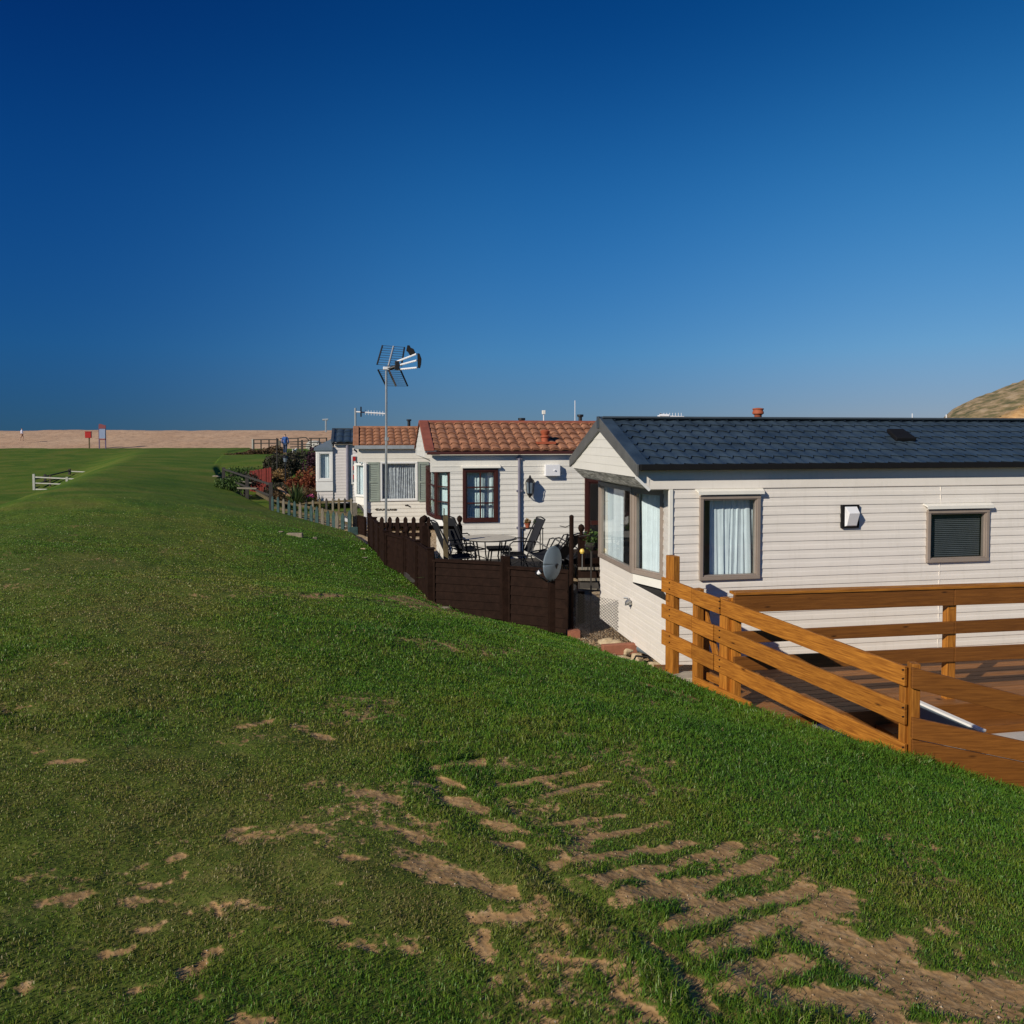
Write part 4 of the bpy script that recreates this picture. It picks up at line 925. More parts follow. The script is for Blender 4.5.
# pale slab path, ramp edge
mb = MB(); mb.b2((5.15, 5.6, -.02), (14, 7.28, .05)); tag(mb.build('path_slab', M['slab'], bevel=.01), kind='structure')
mb = MB(); pa = Pd(842, 712, 8.2); mb.box((pa.x, pa.y, .16), (.5, .35, .06), rz=.3); tag(mb.build('paving_slab', M['slab'], bevel=.01), 'pale paving slab on the gravel under the long fence boards', 'slab')
p0 = Pd(908, 699, 8.5); p1 = Pd(984, 733, 7.75); RE = thing('ramp_side', p0, 'side panel of a ramp with its shade painted grey and a painted sunlit top edge behind the fence corner post', 'ramp')
mb = MB(); mb.slab([p0, p1, p1 - Vector((0, 0, .3)), p0 - Vector((0, 0, .3))], (.03, .03, 0)); mb.build('panel', M['greymetal'], RE)  # grey paints the shaded face of the thin board
mb = MB(); mb.beam(p0 + Vector((.015, .015, .012)), p1 + Vector((.015, .015, .012)), .06, .022); mb.build('painted_lit_edge', M['white'], RE)  # white strip paints the sunlight on the board's top
# concrete sleeper at the first post
pa = Pd(677, 684, 9.25); mb = MB(); mb.box((pa.x + .03, pa.y + .02, .30), (.42, .28, .22), rz=-.15); tag(mb.build('concrete_block', M['concrete'], bevel=.012), 'rough concrete block under the leftmost post of the orange timber fence', 'block')
mb = MB(); mb.box((pa.x + .12, pa.y + .28, .36), (.5, .42, .06), rz=-.2); tag(mb.build('deck_step', M['larch_b'], bevel=.008), 'small timber step between the leftmost fence post and the caravan corner', 'step')

# rocks and odds and ends at the caravan corner
def rock(p, s, mtl, label, seed, group=None, cat='stone', flat=.6):
    r_ = random.Random(seed); mb = MB(); n = 7; vs = []
    for j in range(1, 5):
        ph_ = PI * j / 5
        for i in range(n):
            t = 2 * PI * i / n; q = s * (.75 + .5 * r_.random()); vs.append((p[0] + q * math.sin(ph_) * math.cos(t) * 1.25, p[1] + q * math.sin(ph_) * math.sin(t), p[2] + q * flat * math.cos(ph_)))
    top = (p[0], p[1], p[2] + s * flat * 1.0); bot = (p[0], p[1], p[2] - s * flat)
    fs = [(j * n + i, (j + 1) * n + i, (j + 1) * n + (i + 1) % n, j * n + (i + 1) % n) for j in range(3) for i in range(n)]
    fs += [(4 * n, i, (i + 1) % n) for i in range(n)] + [(4 * n + 1, 3 * n + (i + 1) % n, 3 * n + i) for i in range(n)]
    mb.add(vs + [top, bot], fs); o = mb.build('stone', mtl, bevel=s * .12); tag(o, label, cat, group); return o
STL = ['ochre stone nearest the wire mesh, leftmost of the heap', 'ochre stone just behind the brick-red timber beam', 'ochre stone behind the right half of the red timber beam', 'ochre stone just below the left end of the red timber', 'large ochre stone inside the loop of black cable', 'ochre stone right of the cable loop, fourth from the fence post', 'ochre stone third from the leftmost fence post', 'ochre stone touching the leftmost fence post', 'ochre stone tucked under the caravan skirt near the fence post', 'ochre stone above the cable loop beside the grey pipe', 'small ochre stone in front of the concrete block', 'small outer ochre stone at the grass edge of the heap']
G1 = 'pale stones edging the gravel at the caravan corner'
for i, (x, y, d, s) in enumerate([(607, 642, 11.7, .10), (616, 645, 11.55, .12), (626, 651, 11.3, .12), (622, 660, 11.0, .11), (633, 664, 10.8, .13), (641, 669, 10.55, .12), (650, 673, 10.35, .12), (658, 677, 10.1, .12), (654, 666, 10.5, .10), (637, 657, 11.0, .09), (664, 684, 9.8, .09), (646, 680, 10.0, .08)]):
    p = Pd(x, y, d); p.z = max(p.z, .03); rock(p, s, M['stone'], STL[i], i, G1)
p0 = Pd(602, 650, 11.2); p1 = Pd(636, 648, 11.3); mb = MB(); mb.beam(p0, p1, .10, .15); tag(mb.build('timber_offcut', M['brick'], bevel=.008), 'short brick-red timber beam lying beside the stones', 'timber')
mb = MB(); mb.tube([Pd(634, 646, 11.35), Pd(654, 653, 11.1)], .06, 10); tag(mb.build('grey_pipe', M['greymetal'], smooth=True), 'short grey pipe end beside the red timber under the caravan', 'pipe')
mb = MB(); mb.tube([Pd(632, 664, 10.6), Pd(636, 656, 10.6), Pd(648, 657, 10.6), Pd(654, 663, 10.5)], .014, 6); tag(mb.build('black_cable', M['black'], smooth=True), 'black cable looped over the ochre stones', 'cable')

# ------------------------------------------------------------------ brown fence
BFp = [(430.5, 549, 13.5), (417.5, 541, 14.6), (405, 532, 15.6), (386, 531.5, 16.4), (379.5, 523, 17.8), (374.5, 518, 19.0), (369.5, 514, 20.3)]
BF = thing('panel_fence', Pd(430.5, 594, 13.5), 'dark brown panelled timber fence around the terrace of the red-brown windowed caravan', 'fence')
def vpost(p, zb, wd, mtl, parent, name='post', cap=True, rz=0):
    mb = MB(); mb.box((p.x, p.y, (p.z + zb) / 2), (wd, wd, p.z - zb), rz=rz)
    if cap: mb.box((p.x, p.y, p.z + .012), (wd + .03, wd + .03, .022), rz=rz)
    return mb.build(name, mtl, parent, bevel=.005)
def panel(pa, pb, ztop_a, ztop_b, zbot, parent, n=7, mtl='brown'):
    W = Wall((pa.x, pa.y), (pb.x, pb.y)); mb = MB(); L = W.L
    hb = (min(ztop_a, ztop_b) - zbot) / n
    for i in range(n):
        z = zbot + i * hb; mb.slab([W.P(.05, z, .022), W.P(L - .05, z, .022), W.P(L - .05, z + hb + .01, .004), W.P(.05, z + hb + .01, .004)], W.n * -.012)
    W.box(mb, .05, .09, zbot, ztop_a - .045, -.03, .034); W.box(mb, L - .09, L - .05, zbot, ztop_b - .045, -.03, .034)
    mb.slab([W.P(.04, ztop_a - .04, -.035), W.P(L - .04, ztop_b - .04, -.035), W.P(L - .04, ztop_b - .04, .045), W.P(.04, ztop_a - .04, .045)][::-1], (0, 0, .035))
    return mb.build('panel', M[mtl], parent)
pts = [Pd(*q) for q in BFp]
for i, p in enumerate(pts): vpost(p, .2, .10 if i else .115, M['brown'], BF)
for i in range(len(pts) - 1):
    zt_ = min(pts[i].z, pts[i + 1].z) - .02; panel(pts[i + 1], pts[i], zt_, zt_, .25, BF)
pm = Pd(505.5, 556, 13.1); pe = Pd(571.5, 566, 12.65); vpost(pm, -.1, .13, M['brown'], BF, cap=False)
z1_ = Pd(470, 560.6, 13.3).z; panel(pts[0], pm, z1_, z1_, .18, BF, 7); z2_ = Pd(540, 568, 12.9).z; panel(pm, Pd(571.5, 600, 12.65), z2_, z2_, -.02, BF, 7)
tp = Pd(571.5, 517, 12.6); mb = MB(); mb.tube([(tp.x, tp.y, -.1), tp], .036, 10); mb.lathe(tp - Vector((0, 0, .01)), [(.04, 0), (.035, .03), (.01, .045)], 10); mb.build('tall_post', M['brown'], BF)
mb = MB(); pb_ = Pd(573, 634, 12.5); mb.box((pb_.x, pb_.y, .05), (.2, .12, .2)); mb.build('post_footing', M['brick'], BF)
# satellite dish on its post
ps = Pd(551.6, 578, 12.25); SD = thing('satellite_dish', (ps.x, ps.y, 0), 'grey oval satellite dish on a brown post in front of the brown fence', 'satellite dish')
mb = MB(); mb.box((ps.x, ps.y, (ps.z - .1) / 2), (.095, .095, ps.z + .1)); mb.build('post', M['brown'], SD, bevel=.005)
dc = Pd(553, 563.5, 12.15); dn = Vector((-.62, .76, .04)).normalized(); du_ = Vector((0, 0, 1)).cross(dn).normalized(); dv = dn.cross(du_)
def dish(s, t):
    a = 2 * PI * s; r_ = t; x = .235 * r_ * math.cos(a); y = .27 * r_ * math.sin(a); return dc + du_ * x + dv * y + dn * (-.075 * (1 - r_ * r_) + .01)
mb = MB(); mb.grid(dish, 40, 10); o = mb.build('dish', M['dishgrey'], SD, smooth=True); so_ = o.modifiers.new('t', 'SOLIDIFY'); so_.thickness = .006
lp = Pd(536, 574, 12.05); mb = MB(); mb.tube([dc - dv * .25 - dn * .03, dc - dv * .30 + dn * .1, lp], .012, 6); mb.tube([dc + du_ * .12 - dv * .24, lp], .006, 5); mb.build('feed_arm', M['darkmetal'], SD)
mb = MB(); mb.tube([lp, lp + (dc - lp).normalized() * .10], .035, 10); mb.build('receiver_head', M['darkmetal'], SD, smooth=True); mb = MB(); mb.tube([Pd(537.5, 574, 12.0), Pd(540, 572, 12.0)], [.02, .04], 10); mb.build('receiver_cap', M['plastic_w'], SD, smooth=True)
mb = MB(); mb.tube([(ps.x, ps.y, ps.z), dc - dn * .07], .03, 8); mb.build('bracket', M['darkmetal'], SD)
# brown picket fence
def picket_fence(name, label, pxs, tops, d0, d1, zb, mats_, rails, wd=.075, th=.022, railmat='brown', pointed=True, group=None, parent=None):
    n = len(pxs); q0 = Pd(pxs[0], tops[0], d0)
    root = thing(name, (q0.x, q0.y, zb if not callable(zb) else zb(0)), label, 'fence', group)
    inv = [lerp(1 / d0, 1 / d1, (x - pxs[0]) / (pxs[-1] - pxs[0])) for x in pxs]; P_ = [Pd(x, t, 1 / i) for x, t, i in zip(pxs, tops, inv)]
    W = Wall((P_[0].x, P_[0].y), (P_[-1].x, P_[-1].y))
    for i, p in enumerate(P_):
        u = (Vector((p.x, p.y, 0)) - W.a).dot(W.d); b = zb(i) if callable(zb) else zb; mb = MB(); t = p.z; h = wd / 2
        k = wd * .6 if pointed else .002
        pr = [W.P(u - h, b), W.P(u + h, b), W.P(u + h, t - k), W.P(u + h * .45, t - k * .25), W.P(u, t), W.P(u - h * .45, t - k * .25), W.P(u - h, t - k)]
        mb.slab([q for q in pr], W.n * th); mb.build('picket', M[mats_[i % len(mats_)]], root)
    for rr_ in rails:
        za = P_[0].z - rr_; zb_2 = P_[-1].z - rr_; mb = MB(); mb.slab([W.P(-.05, za - .04, -.035), W.P(W.L + .05, zb_2 - .04, -.035), W.P(W.L + .05, zb_2 + .04, -.035), W.P(-.05, za + .04, -.035)], W.n * .033); mb.build('rail', M[railmat], root)
    return root
picket_fence('picket_fence', 'dark brown picket fence standing below the sage-shuttered caravan window', [382, 390, 397.6, 405.6, 413.8, 421.5, 428.5], [516.6] * 7, 16.8, 16.6, .8, ['brown'], (.17, .38), wd=.085)
gp = [260 + .0977 * x for x in (130, 187, 243, 300, 357, 413, 472, 527, 585, 642, 698, 757, 790, 850, 920)]
gt = [480 + .0977 * y for y in (165, 170, 190, 205, 215, 230, 240, 255, 270, 285, 310, 320, 330, 335, 310)]
gb = [480 + .0977 * y for y in (300, 345, 350, 355, 385, 405, 420, 440, 450, 458, 468, 478, 482, 490, 560)]
def gzb(i):
    t = (gp[i] - gp[0]) / (gp[-1] - gp[0]); d = 1 / lerp(1 / 30, 1 / 24.3, t); return EYE - (gb[i] - 436) * d / 800 - .05
picket_fence('picket_fence', 'teal and grey painted picket fence along the edge of the green slope', gp, gt, 30, 24.3, gzb, ['green_paint', 'green_paint', 'grey_wood', 'green_paint', 'green_paint', 'grey_wood', 'green_paint'], (.16, .42), wd=.25, railmat='olive_wood')
picket_fence('picket_fence', 'mossy brown picket fence in front of the farthest caravan', [300, 306.5, 313, 320, 326.6, 333, 339, 345, 351.5], [501, 500.5, 500, 498.5, 498.2, 498.2, 498.2, 498, 498], 31, 30, .05, ['olive_wood', 'dark_wood', 'grey_wood'], (.10, .55), wd=.09, railmat='olive_wood')
p = Pd(346, 516.5, 25.2); mb = MB(); mb.box((p.x, p.y, p.z - .16), (.17, .12, .32)); mb.box((p.x, p.y - .02, p.z + .01), (.19, .14, .03)); tag(mb.build('white_container', M['plastic_w'], bevel=.02), 'white plastic box behind the right end of the teal picket fence', 'box')
p = Pd(353.6, 527, 24.2); mb = MB(); mb.box((p.x, p.y, p.z - .3), (.26, .1, .6)); tag(mb.build('fence_base_board', M['green_paint'], bevel=.01), 'teal board block at the foot of the teal picket fence', 'board')
p = Pd(355, 503, 24.6); mb = MB(); mb.box((p.x, p.y, (p.z + .3) / 2), (.14, .14, p.z - .3)); tag(mb.build('gate_post', M['grey_wood'], bevel=.01), 'weathered grey wooden post between the teal pickets and the dark fence panel', 'post')
q0 = Pd(357.5, 515, 24.3); q1 = Pd(366, 516, 23.6); PF = thing('garden_fence', (q0.x, q0.y, .3), 'single dark brown fence panel beside the white corner post of the sage-shuttered caravan', 'fence'); panel(q0, q1, q0.z, q0.z, .25, PF, 6)

# terrace, posts, railings near the second caravan
mb = MB(); mb.prism([(1.22, 13.62), (3.55, 13.0), (3.75, 13.6), (3.75, 16.9), (1.95, 16.9), (1.75, 16.75), (.62, 16.75)], .30, .56); tag(mb.build('terrace', M['dark_wood'], bevel=.01), 'low dark boarded terrace behind the brown panelled fence', 'deck')
mb = MB(); mb.prism([(3.80, 15.6), (6.5, 15.6), (6.5, 16.9), (3.80, 16.9)], .60, .72); o = mb.build('door_landing', M['brown'], bevel=.01); tag(o, 'wooden landing below the dark red-brown door', 'deck')
def newel(px_, top, d, zb, label, r=.05, mtl='brown'):
    p = Pd(px_, top, d); root = thing('newel_post', (p.x, p.y, zb), label, 'post')
    mb = MB(); mb.box((p.x, p.y, (zb + p.z - .2) / 2), (2 * r, 2 * r, p.z - .2 - zb)); mb.build('shaft', M[mtl], root, bevel=.006)
    mb = MB(); mb.lathe((p.x, p.y, p.z - .2), [(r, 0), (r * .6, .03), (r * .5, .06), (r * .9, .09), (r * 1.15, .13), (r * .9, .175), (.01, .2)], 14); mb.build('ball_finial', M[mtl], root, smooth=True)
newel(459.6, 515.5, 15.9, .56, 'brown newel post with ball finial rising left of the patio table')
newel(581.3, 524, 13.6, .0, 'brown newel post with ball finial behind the satellite dish beside the dark door')
newel(386.8, 522, 16.6, .5, 'brown newel post with ball finial at the foot of the tall aerial pole', .04); newel(407, 526, 15.5, .5, 'short ball topped post on the brown fence below the picket fence', .05); newel(424.5, 515, 15.2, .5, 'ball topped post where the picket fence meets the terrace', .055)
p = Pd(445.7, 515.5, 14.6); mb = MB(); mb.box((p.x, p.y, (p.z + .5) / 2), (.085, .085, p.z - .5)); mb.box((p.x - .03, p.y, p.z + .06), (.02, .02, .15)); tag(mb.build('mossy_post', M['olive_wood'], bevel=.006), 'mossy green wooden post behind the spiky plant on the terrace', 'post')
mb = MB(); mb.beam(Pd(428, 527.5, 15.0), Pd(459, 527.5, 15.7), .04, .06); tag(mb.build('terrace_rail', M['brown']), 'thin dark rail joining the terrace posts above the spiky plant', 'rail')
# gate of two rails at the steps, wire mesh
GT = thing('garden_gate', Pd(580, 592, 13.3), 'low brown wooden gate with pale rails between the newel post and the nearest caravan', 'gate')
for y, m_ in ((568.5, 'grey_wood'), (579.5, 'grey_wood'), (590, 'grey_wood')): mb = MB(); mb.beam(Pd(578.5, y, 13.5), Pd(606, y, 13.3), .03, .045); mb.build('rail', M[m_], GT)
for y0, y1 in ((571, 578.5), (582, 589)):
    mb = MB(); q0 = Pd(578.5, y1, 13.55); q1 = Pd(606, y1, 13.35); q2 = Pd(606, y0, 13.35); q3 = Pd(578.5, y0, 13.55); mb.slab([q0, q1, q2, q3], (0, .02, 0)); mb.build('gate_board', M['brown' if y0 < 575 else 'dark_wood'], GT)
for x in (591,): mb = MB(); mb.beam(Pd(x, 550, 13.4), Pd(x, 642, 12.9), .02, .02, up=(0, 1, 0)); mb.build('upright', M['dark_wood'], GT)
mb = MB(); q0 = Pd(574, 640, 12.6); q1 = Pd(627, 640, 11.9); W_ = Wall((q0.x, q0.y), (q1.x, q1.y)); zt_ = .72
nx = int(W_.L / .065); nz = int(zt_ / .045)
for i in range(-nz, nx + nz):
    for sg in (1, -1):
        us = []; 
        u0_ = i * .065; u1_ = u0_ + sg * nz * .065
        ta = 0; tb = 1
        lo, hi = sorted([(0 - u0_) / (u1_ - u0_), (W_.L - u0_) / (u1_ - u0_)]); ta = max(0, lo); tb = min(1, hi)
        if tb - ta > .01: mb.beam(W_.P(u0_ + (u1_ - u0_) * ta, zt_ * ta), W_.P(u0_ + (u1_ - u0_) * tb, zt_ * tb), .0035, .0045, up=W_.n)
tag(mb.build('wire_mesh', M['dark_wood']), 'brown diamond wire mesh fence between the tall post and the nearest caravan', 'wire fence')
for i, (x, y, s) in enumerate([(586, 545, 1), (592, 541, 1.1), (597, 547, 1)]): pass
# patio furniture
ZT = .56
def patio_chair(back_tilt=.18):
    root = thing('patio_chair', (0, 0, 0), None, 'chair', 'dark metal patio chairs on the terrace'); bt = back_tilt
    S = lambda s, pts, r=.013: s.tube(pts, r, 7)
    for sg in (-1, 1):
        y = .27 * sg; mb = MB()
        S(mb, [(.30, y, 0), (.24, y, .30), (.22, y, .62), (.16, y, .665), (-.18, y, .66), (-.25 - bt * .2, y, .64)]); mb.build('arm', M['darkmetal'], root, smooth=True)
        mb = MB(); S(mb, [(-.34, y, 0), (-.20, y, .36), (-.24 - bt * .1, y * .95, .60), (-.30 - bt, y * .9, 1.06)]); mb.build('back_leg', M['darkmetal'], root, smooth=True)
        mb = MB(); S(mb, [(.24, y, .40), (-.20, y, .38)]); S(mb, [(-.28, y, .15), (-.05, y, .33), (.26, y, .2)], .008); mb.build('side_frame', M['darkmetal'], root, smooth=True)
    mb = MB(); S(mb, [(-.30 - bt, -.243, 1.06), (-.31 - bt, 0, 1.085), (-.30 - bt, .243, 1.06)]); S(mb, [(.24, -.27, .40), (.24, .27, .40)]); mb.build('cross_bar', M['darkmetal'], root, smooth=True)
    mb = MB(); mb.grid(lambda s, t: (.24 - .44 * s, -.255 + .51 * t, .405 - .03 * math.sin(PI * t) - .02 * s), 6, 6); mb.build('seat', M['sling'], root, smooth=True)
    mb = MB(); mb.grid(lambda s, t: (-.21 - (.09 + bt) * s ** .9, -.24 + .48 * t, .42 + .63 * s), 6, 4); mb.build('backrest', M['sling'], root, smooth=True)
    return root
def dup(root, loc, rz, label, tilt=(0, 0)):
    c = root.copy(); col.objects.link(c); c.location = loc; c.rotation_euler = (tilt[0], tilt[1], rz); c['label'] = label
    for ch in list(root.children):
        k = ch.copy(); col.objects.link(k); k.parent = c
    return c
def at(px_, py_, d, z): p = Pd(px_, py_, d); return (p.x, p.y, z)
CH = patio_chair()
src = CH
spots = [(459, 540, 14.9, .15, 'dark patio chair with its back to the mossy post, left of the table', (0, 0)),
         (517, 540, 15.2, 3.25, 'tall dark patio chair at the right edge of the round table', (0, 0)),
         (468, 540, 15.9, .45, 'dark patio chair just behind the left edge of the round table', (0, 0)),
         (541, 540, 14.4, 2.3, 'dark patio chair leaning back, its curved arm above the satellite dish', (0, -.35)),
         (556, 540, 15.0, 2.6, 'rightmost patio chair, folded back near the tall fence post', (0, -.45))]
for x, y, d, rz, lb, tl in spots[1:]: dup(CH, at(x, y, d, ZT + (.10 if tl[1] else 0)), rz, lb, tl)
x, y, d, rz, lb, tl = spots[0]; CH.location = at(x, y, d, ZT); CH.rotation_euler = (0, 0, rz); CH['label'] = lb
sp_ = Pd(499, 550, 15.9); FS = thing('footstool', (sp_.x, sp_.y, ZT), 'low dark footstool seen under the far side of the round table', 'stool')
mb = MB(); mb.box((sp_.x, sp_.y, ZT + .40), (.46, .40, .05)); mb.build('seat', M['sling'], FS, bevel=.01)
for sx in (-1, 1):
    for sy in (-1, 1): mb = MB(); mb.tube([(sp_.x + .22 * sx, sp_.y + .18 * sy, ZT), (sp_.x + .17 * sx, sp_.y + .15 * sy, ZT + .38)], .014, 6); mb.build('leg', M['darkmetal'], FS)
tc = Pd(489, 538, 15.3); TB = thing('patio_table', (tc.x, tc.y, ZT), 'round patio table with a pale top and dark metal legs on the terrace', 'table')
mb = MB(); mb.lathe((tc.x, tc.y, tc.z - .02), [(.50, 0), (.535, .005), (.535, .02), (.50, .025)], 36); mb.build('rim', M['darkmetal'], TB, smooth=True)
mb = MB(); mb.lathe((tc.x, tc.y, tc.z + .004), [(.50, 0), (.50, .008)], 36); mb.build('top', M['tabletop'], TB)
for k in range(4):
    a = PI / 4 + k * PI / 2; mb = MB(); mb.tube([(tc.x + .42 * math.cos(a), tc.y + .42 * math.sin(a), ZT), (tc.x + .30 * math.cos(a), tc.y + .30 * math.sin(a), ZT + .3), (tc.x + .40 * math.cos(a), tc.y + .40 * math.sin(a), tc.z - .02)], .015, 7); mb.build('leg', M['darkmetal'], TB, smooth=True)
# hanging things near the door, pots
def foliage(name, c, rad, n, ls, mtl, parent=None, seed=0, shape=1.0, zmin=None, aspect=1.6, lump=.45):
    g = np.random.default_rng(seed); q = g.normal(size=(n * 2, 3)); q /= np.linalg.norm(q, axis=1)[:, None]
    rr = g.random(n * 2) ** (1 / 2.4)
    ln = .5 + vnoise(q[:, 0] * 2.3 + seed + 20, q[:, 1] * 2.3 + q[:, 2] * 1.9 + 31) * 1.0
    P_ = q * (rr * (1 - lump + lump * ln * 1.2))[:, None] * np.array(rad)
    cl = vnoise(P_[:, 0] / ls / 5 + 60, P_[:, 2] / ls / 5 + P_[:, 1] / ls / 5 + 70); keep = cl > .28; P_ = P_[keep][:n]; n = len(P_); cl = cl[keep][:n]
    P_ += np.array(c)
    if zmin is not None: P_[:, 2] = np.maximum(P_[:, 2], zmin + .02 * g.random(n))
    a = g.normal(size=(n, 3)); a /= np.linalg.norm(a, axis=1)[:, None]; b = np.cross(a, g.normal(size=(n, 3))); b /= np.linalg.norm(b, axis=1)[:, None]
    s = ls * (.6 + .8 * g.random(n))[:, None]
    V = np.stack([P_ - a * s * aspect * .5, P_ + b * s * .5, P_ + a * s * aspect * .5, P_ - b * s * .5], 1)
    F = np.arange(n * 4).reshape(-1, 4); rnd = np.clip(cl * .6 + .5 * g.random(n), 0, 1)
    off = wloc(parent) if parent else Vector(c)
    V = V.reshape(-1, 3) - np.array(off)
    o = np_mesh(name, V, F, mtl, attrs={'rnd': np.repeat(rnd, 4)}, parent=parent)
    if not parent: o.location = off
    return o
M['lf_green'] = attr_mat('green_leaf', [(0, (.02, .045, .01)), (.5, (.05, .10, .02)), (1, (.12, .17, .04))], trans=.2)
M['lf_brown'] = attr_mat('brown_leaf', [(0, (.035, .022, .012)), (.5, (.085, .050, .022)), (1, (.16, .10, .04))], trans=.15)
M['lf_red'] = attr_mat('red_brown_leaf', [(0, (.04, .014, .009)), (.4, (.16, .036, .016)), (.7, (.24, .070, .025)), (.85, (.10, .12, .03)), (1, (.26, .17, .05))], trans=.15)
M['lf_dark'] = attr_mat('dark_leaf', [(0, (.014, .018, .012)), (.6, (.04, .036, .022)), (1, (.08, .065, .035))], trans=.1)
M['lf_purple'] = attr_mat('purple_leaf', [(0, (.022, .010, .018)), (1, (.075, .025, .04))], trans=.1)
M['lf_yellow'] = attr_mat('ochre_leaf', [(0, (.10, .06, .02)), (1, (.34, .21, .08))], trans=.1)
M['spike'] = attr_mat('sword_leaf', [(0, (.04, .07, .02)), (.6, (.11, .16, .05)), (1, (.26, .27, .12))], trans=.2)
def spiky(c, n, L, wd, name, label, up=.3, seed=0, cat='plant'):
    root = thing(name, c, label, cat); g = random.Random(seed); mb = MB(); rnd = []
    for i in range(n):
        az = g.random() * 2 * PI; el = R(25 + 62 * g.random()) ; l = L * (.7 + .4 * g.random()); d = Vector((math.cos(az) * math.cos(el), math.sin(az) * math.cos(el), math.sin(el))); s_ = Vector((-math.sin(az), math.cos(az), 0))
        k0 = len(mb.v); v_ = g.random()
        for t, w_ in ((0, .8), (.35, 1), (.7, .7), (1, .04)):
            q = Vector(c) + Vector((0, 0, up)) + d * l * t - Vector((0, 0, 1)) * .28 * l * t * t * math.cos(el); mb.v += [tuple(q - s_ * wd * w_), tuple(q + s_ * wd * w_)]; rnd += [v_, v_]
        for j in range(3): mb.f.append((k0 + 2 * j, k0 + 2 * j + 1, k0 + 2 * j + 3, k0 + 2 * j + 2))
    mb.build('leaves', M['spike'], root, attr=rnd)
    mb = MB(); mb.lathe(c, [(.06, 0), (.05, up), (.03, up + .08)], 8); mb.build('stem', M['olive_wood'], root); return root
p = Pd(437.5, 558, 14.2); spiky((p.x, p.y, .5), 34, .55, .022, 'spiky_plant', 'upright spiky green plant in the left corner of the terrace', .12, 3)
# flowers hanging by the door
p = Pd(592, 541, 13.2); HB = thing('hanging_basket', p, 'hanging basket of pale green and dry flowers in front of the dark door', 'plant')
foliage('foliage', tuple(p), (.13, .12, .16), 260, .035, M['lf_green'], HB, 4); mb = MB(); mb.lathe(p - Vector((0, 0, .16)), [(.03, 0), (.10, .08), (.12, .14)], 12); mb.build('basket', M['dark_wood'], HB); mb = MB(); mb.tube([p - Vector((0, 0, .15)), p - Vector((0, 0, .45))], .004, 4); mb.tube([p + Vector((0, 0, .0)), p + Vector((-.02, 0, .35))], .004, 4); mb.tube([p + Vector((-.22, 0, .08)), p + Vector((0, 0, .1))], .014, 5); mb.build('hanger', M['dark_wood'], HB)
p = Pd(582.2, 551.3, 13.3); GL = thing('garden_light', p - Vector((0, 0, .1)), 'small glowing yellow globe light on the newel post beside the door', 'lamp'); mb = MB(); mb.lathe(p - Vector((0, 0, .045)), [(.005, 0), (.03, .01), (.045, .045), (.03, .08), (.005, .09)], 14); mb.build('globe', M['yellow'], GL, smooth=True); mb = MB(); mb.tube([p - Vector((0, 0, .045)), p - Vector((0, 0, .30))], .008, 5); mb.build('stake', M['alu'], GL)
# side stand with pots
p = Pd(532, 527.5, 15.6); ST = thing('side_stand', (p.x, p.y, ZT), 'thin legged metal stand holding an orange pot and a green pot beside the downpipe', 'stand')
mb = MB(); mb.box((p.x, p.y, p.z - .01), (.42, .26, .015)); mb.build('shelf', M['darkmetal'], ST)
for sx in (-1, 1):
    for sy in (-1, 1): mb = MB(); mb.tube([(p.x + .19 * sx, p.y + .11 * sy, ZT), (p.x + .19 * sx, p.y + .11 * sy, p.z - .02)], .010, 5); mb.build('leg', M['darkmetal'], ST)
def pot(px_, d, z, s, mtl, lf, label, seed):
    q = Pd(px_, 530, d); root = thing('plant_pot', (q.x, q.y, z), label, 'plant'); mb = MB(); mb.lathe((q.x, q.y, z), [(s * .7, 0), (s, s * 1.3), (s * 1.1, s * 1.3), (s * 1.1, s * 1.55), (s * .9, s * 1.55)], 14); mb.build('pot', M[mtl], root, smooth=True)
    foliage('foliage', (q.x, q.y, z + s * 2.1), (s * 1.2, s * 1.2, s), 120, .03, M[lf], root, seed)
pot(527.5, 15.6, p.z, .055, 'orangepot', 'lf_yellow', 'orange pot of yellow flowers on the metal stand', 5); pot(537, 15.6, p.z, .055, 'green_paint', 'lf_green', 'green pot with trailing leaves on the metal stand', 6)
mb = MB(); a = tp - Vector((0, 0, .12)); b_ = Pd(560, 526, 13.4); mb.tube([a, (a + b_) / 2 - Vector((0, 0, .03)), b_], .007, 4); mb.tube([a - Vector((0, 0, .1)), a - Vector((.05, 0, .35)), a - Vector((.12, 0, .30))], .007, 4); tag(mb.build('cord', M['dark_wood']), 'thin dark cord tied to the tall fence post', 'cord')
mb = MB(); q = Pd(568, 534, 12.6); mb.tube([q, q - Vector((.03, 0, .12)), q + Vector((.03, 0, -.16))], .02, 5); tag(mb.build('hanging_rope', M['black']), 'short knotted black rope hanging beside the tall fence post', 'rope')
# ------------------------------------------------------------------ aerials
ap = Pd(386.3, 372, 19); AE = thing('television_aerial', (ap.x, ap.y, .4), 'tall galvanised pole with a wide grid aerial and black end pieces against the sky', 'aerial')
mb = MB(); mb.tube([(ap.x - .03, ap.y, .4), ap + Vector((0, 0, .08))], .029, 10); mb.lathe((ap.x, ap.y, Pd(386.5, 438.5, 19).z - .05), [(.055, 0), (.055, .08)], 10); mb.build('pole', M['alu'], AE, smooth=True)
Q = lambda x, y, dd=0: Pd(x, y, 19 + dd)
def gridpan(c, n, name):
    mb = MB()
    for i in range(n): t = i / (n - 1); mb.tube([c[0].lerp(c[3], t), c[1].lerp(c[2], t)], .006, 4)
    root = mb.build(name, M['rodmetal'], AE)
    mb = MB(); mb.tube([c[0], c[3]], .021, 5); mb.tube([c[1], c[2]], .021, 5); mb.build('edge_bar', M['darkmetal'], root)
    return root
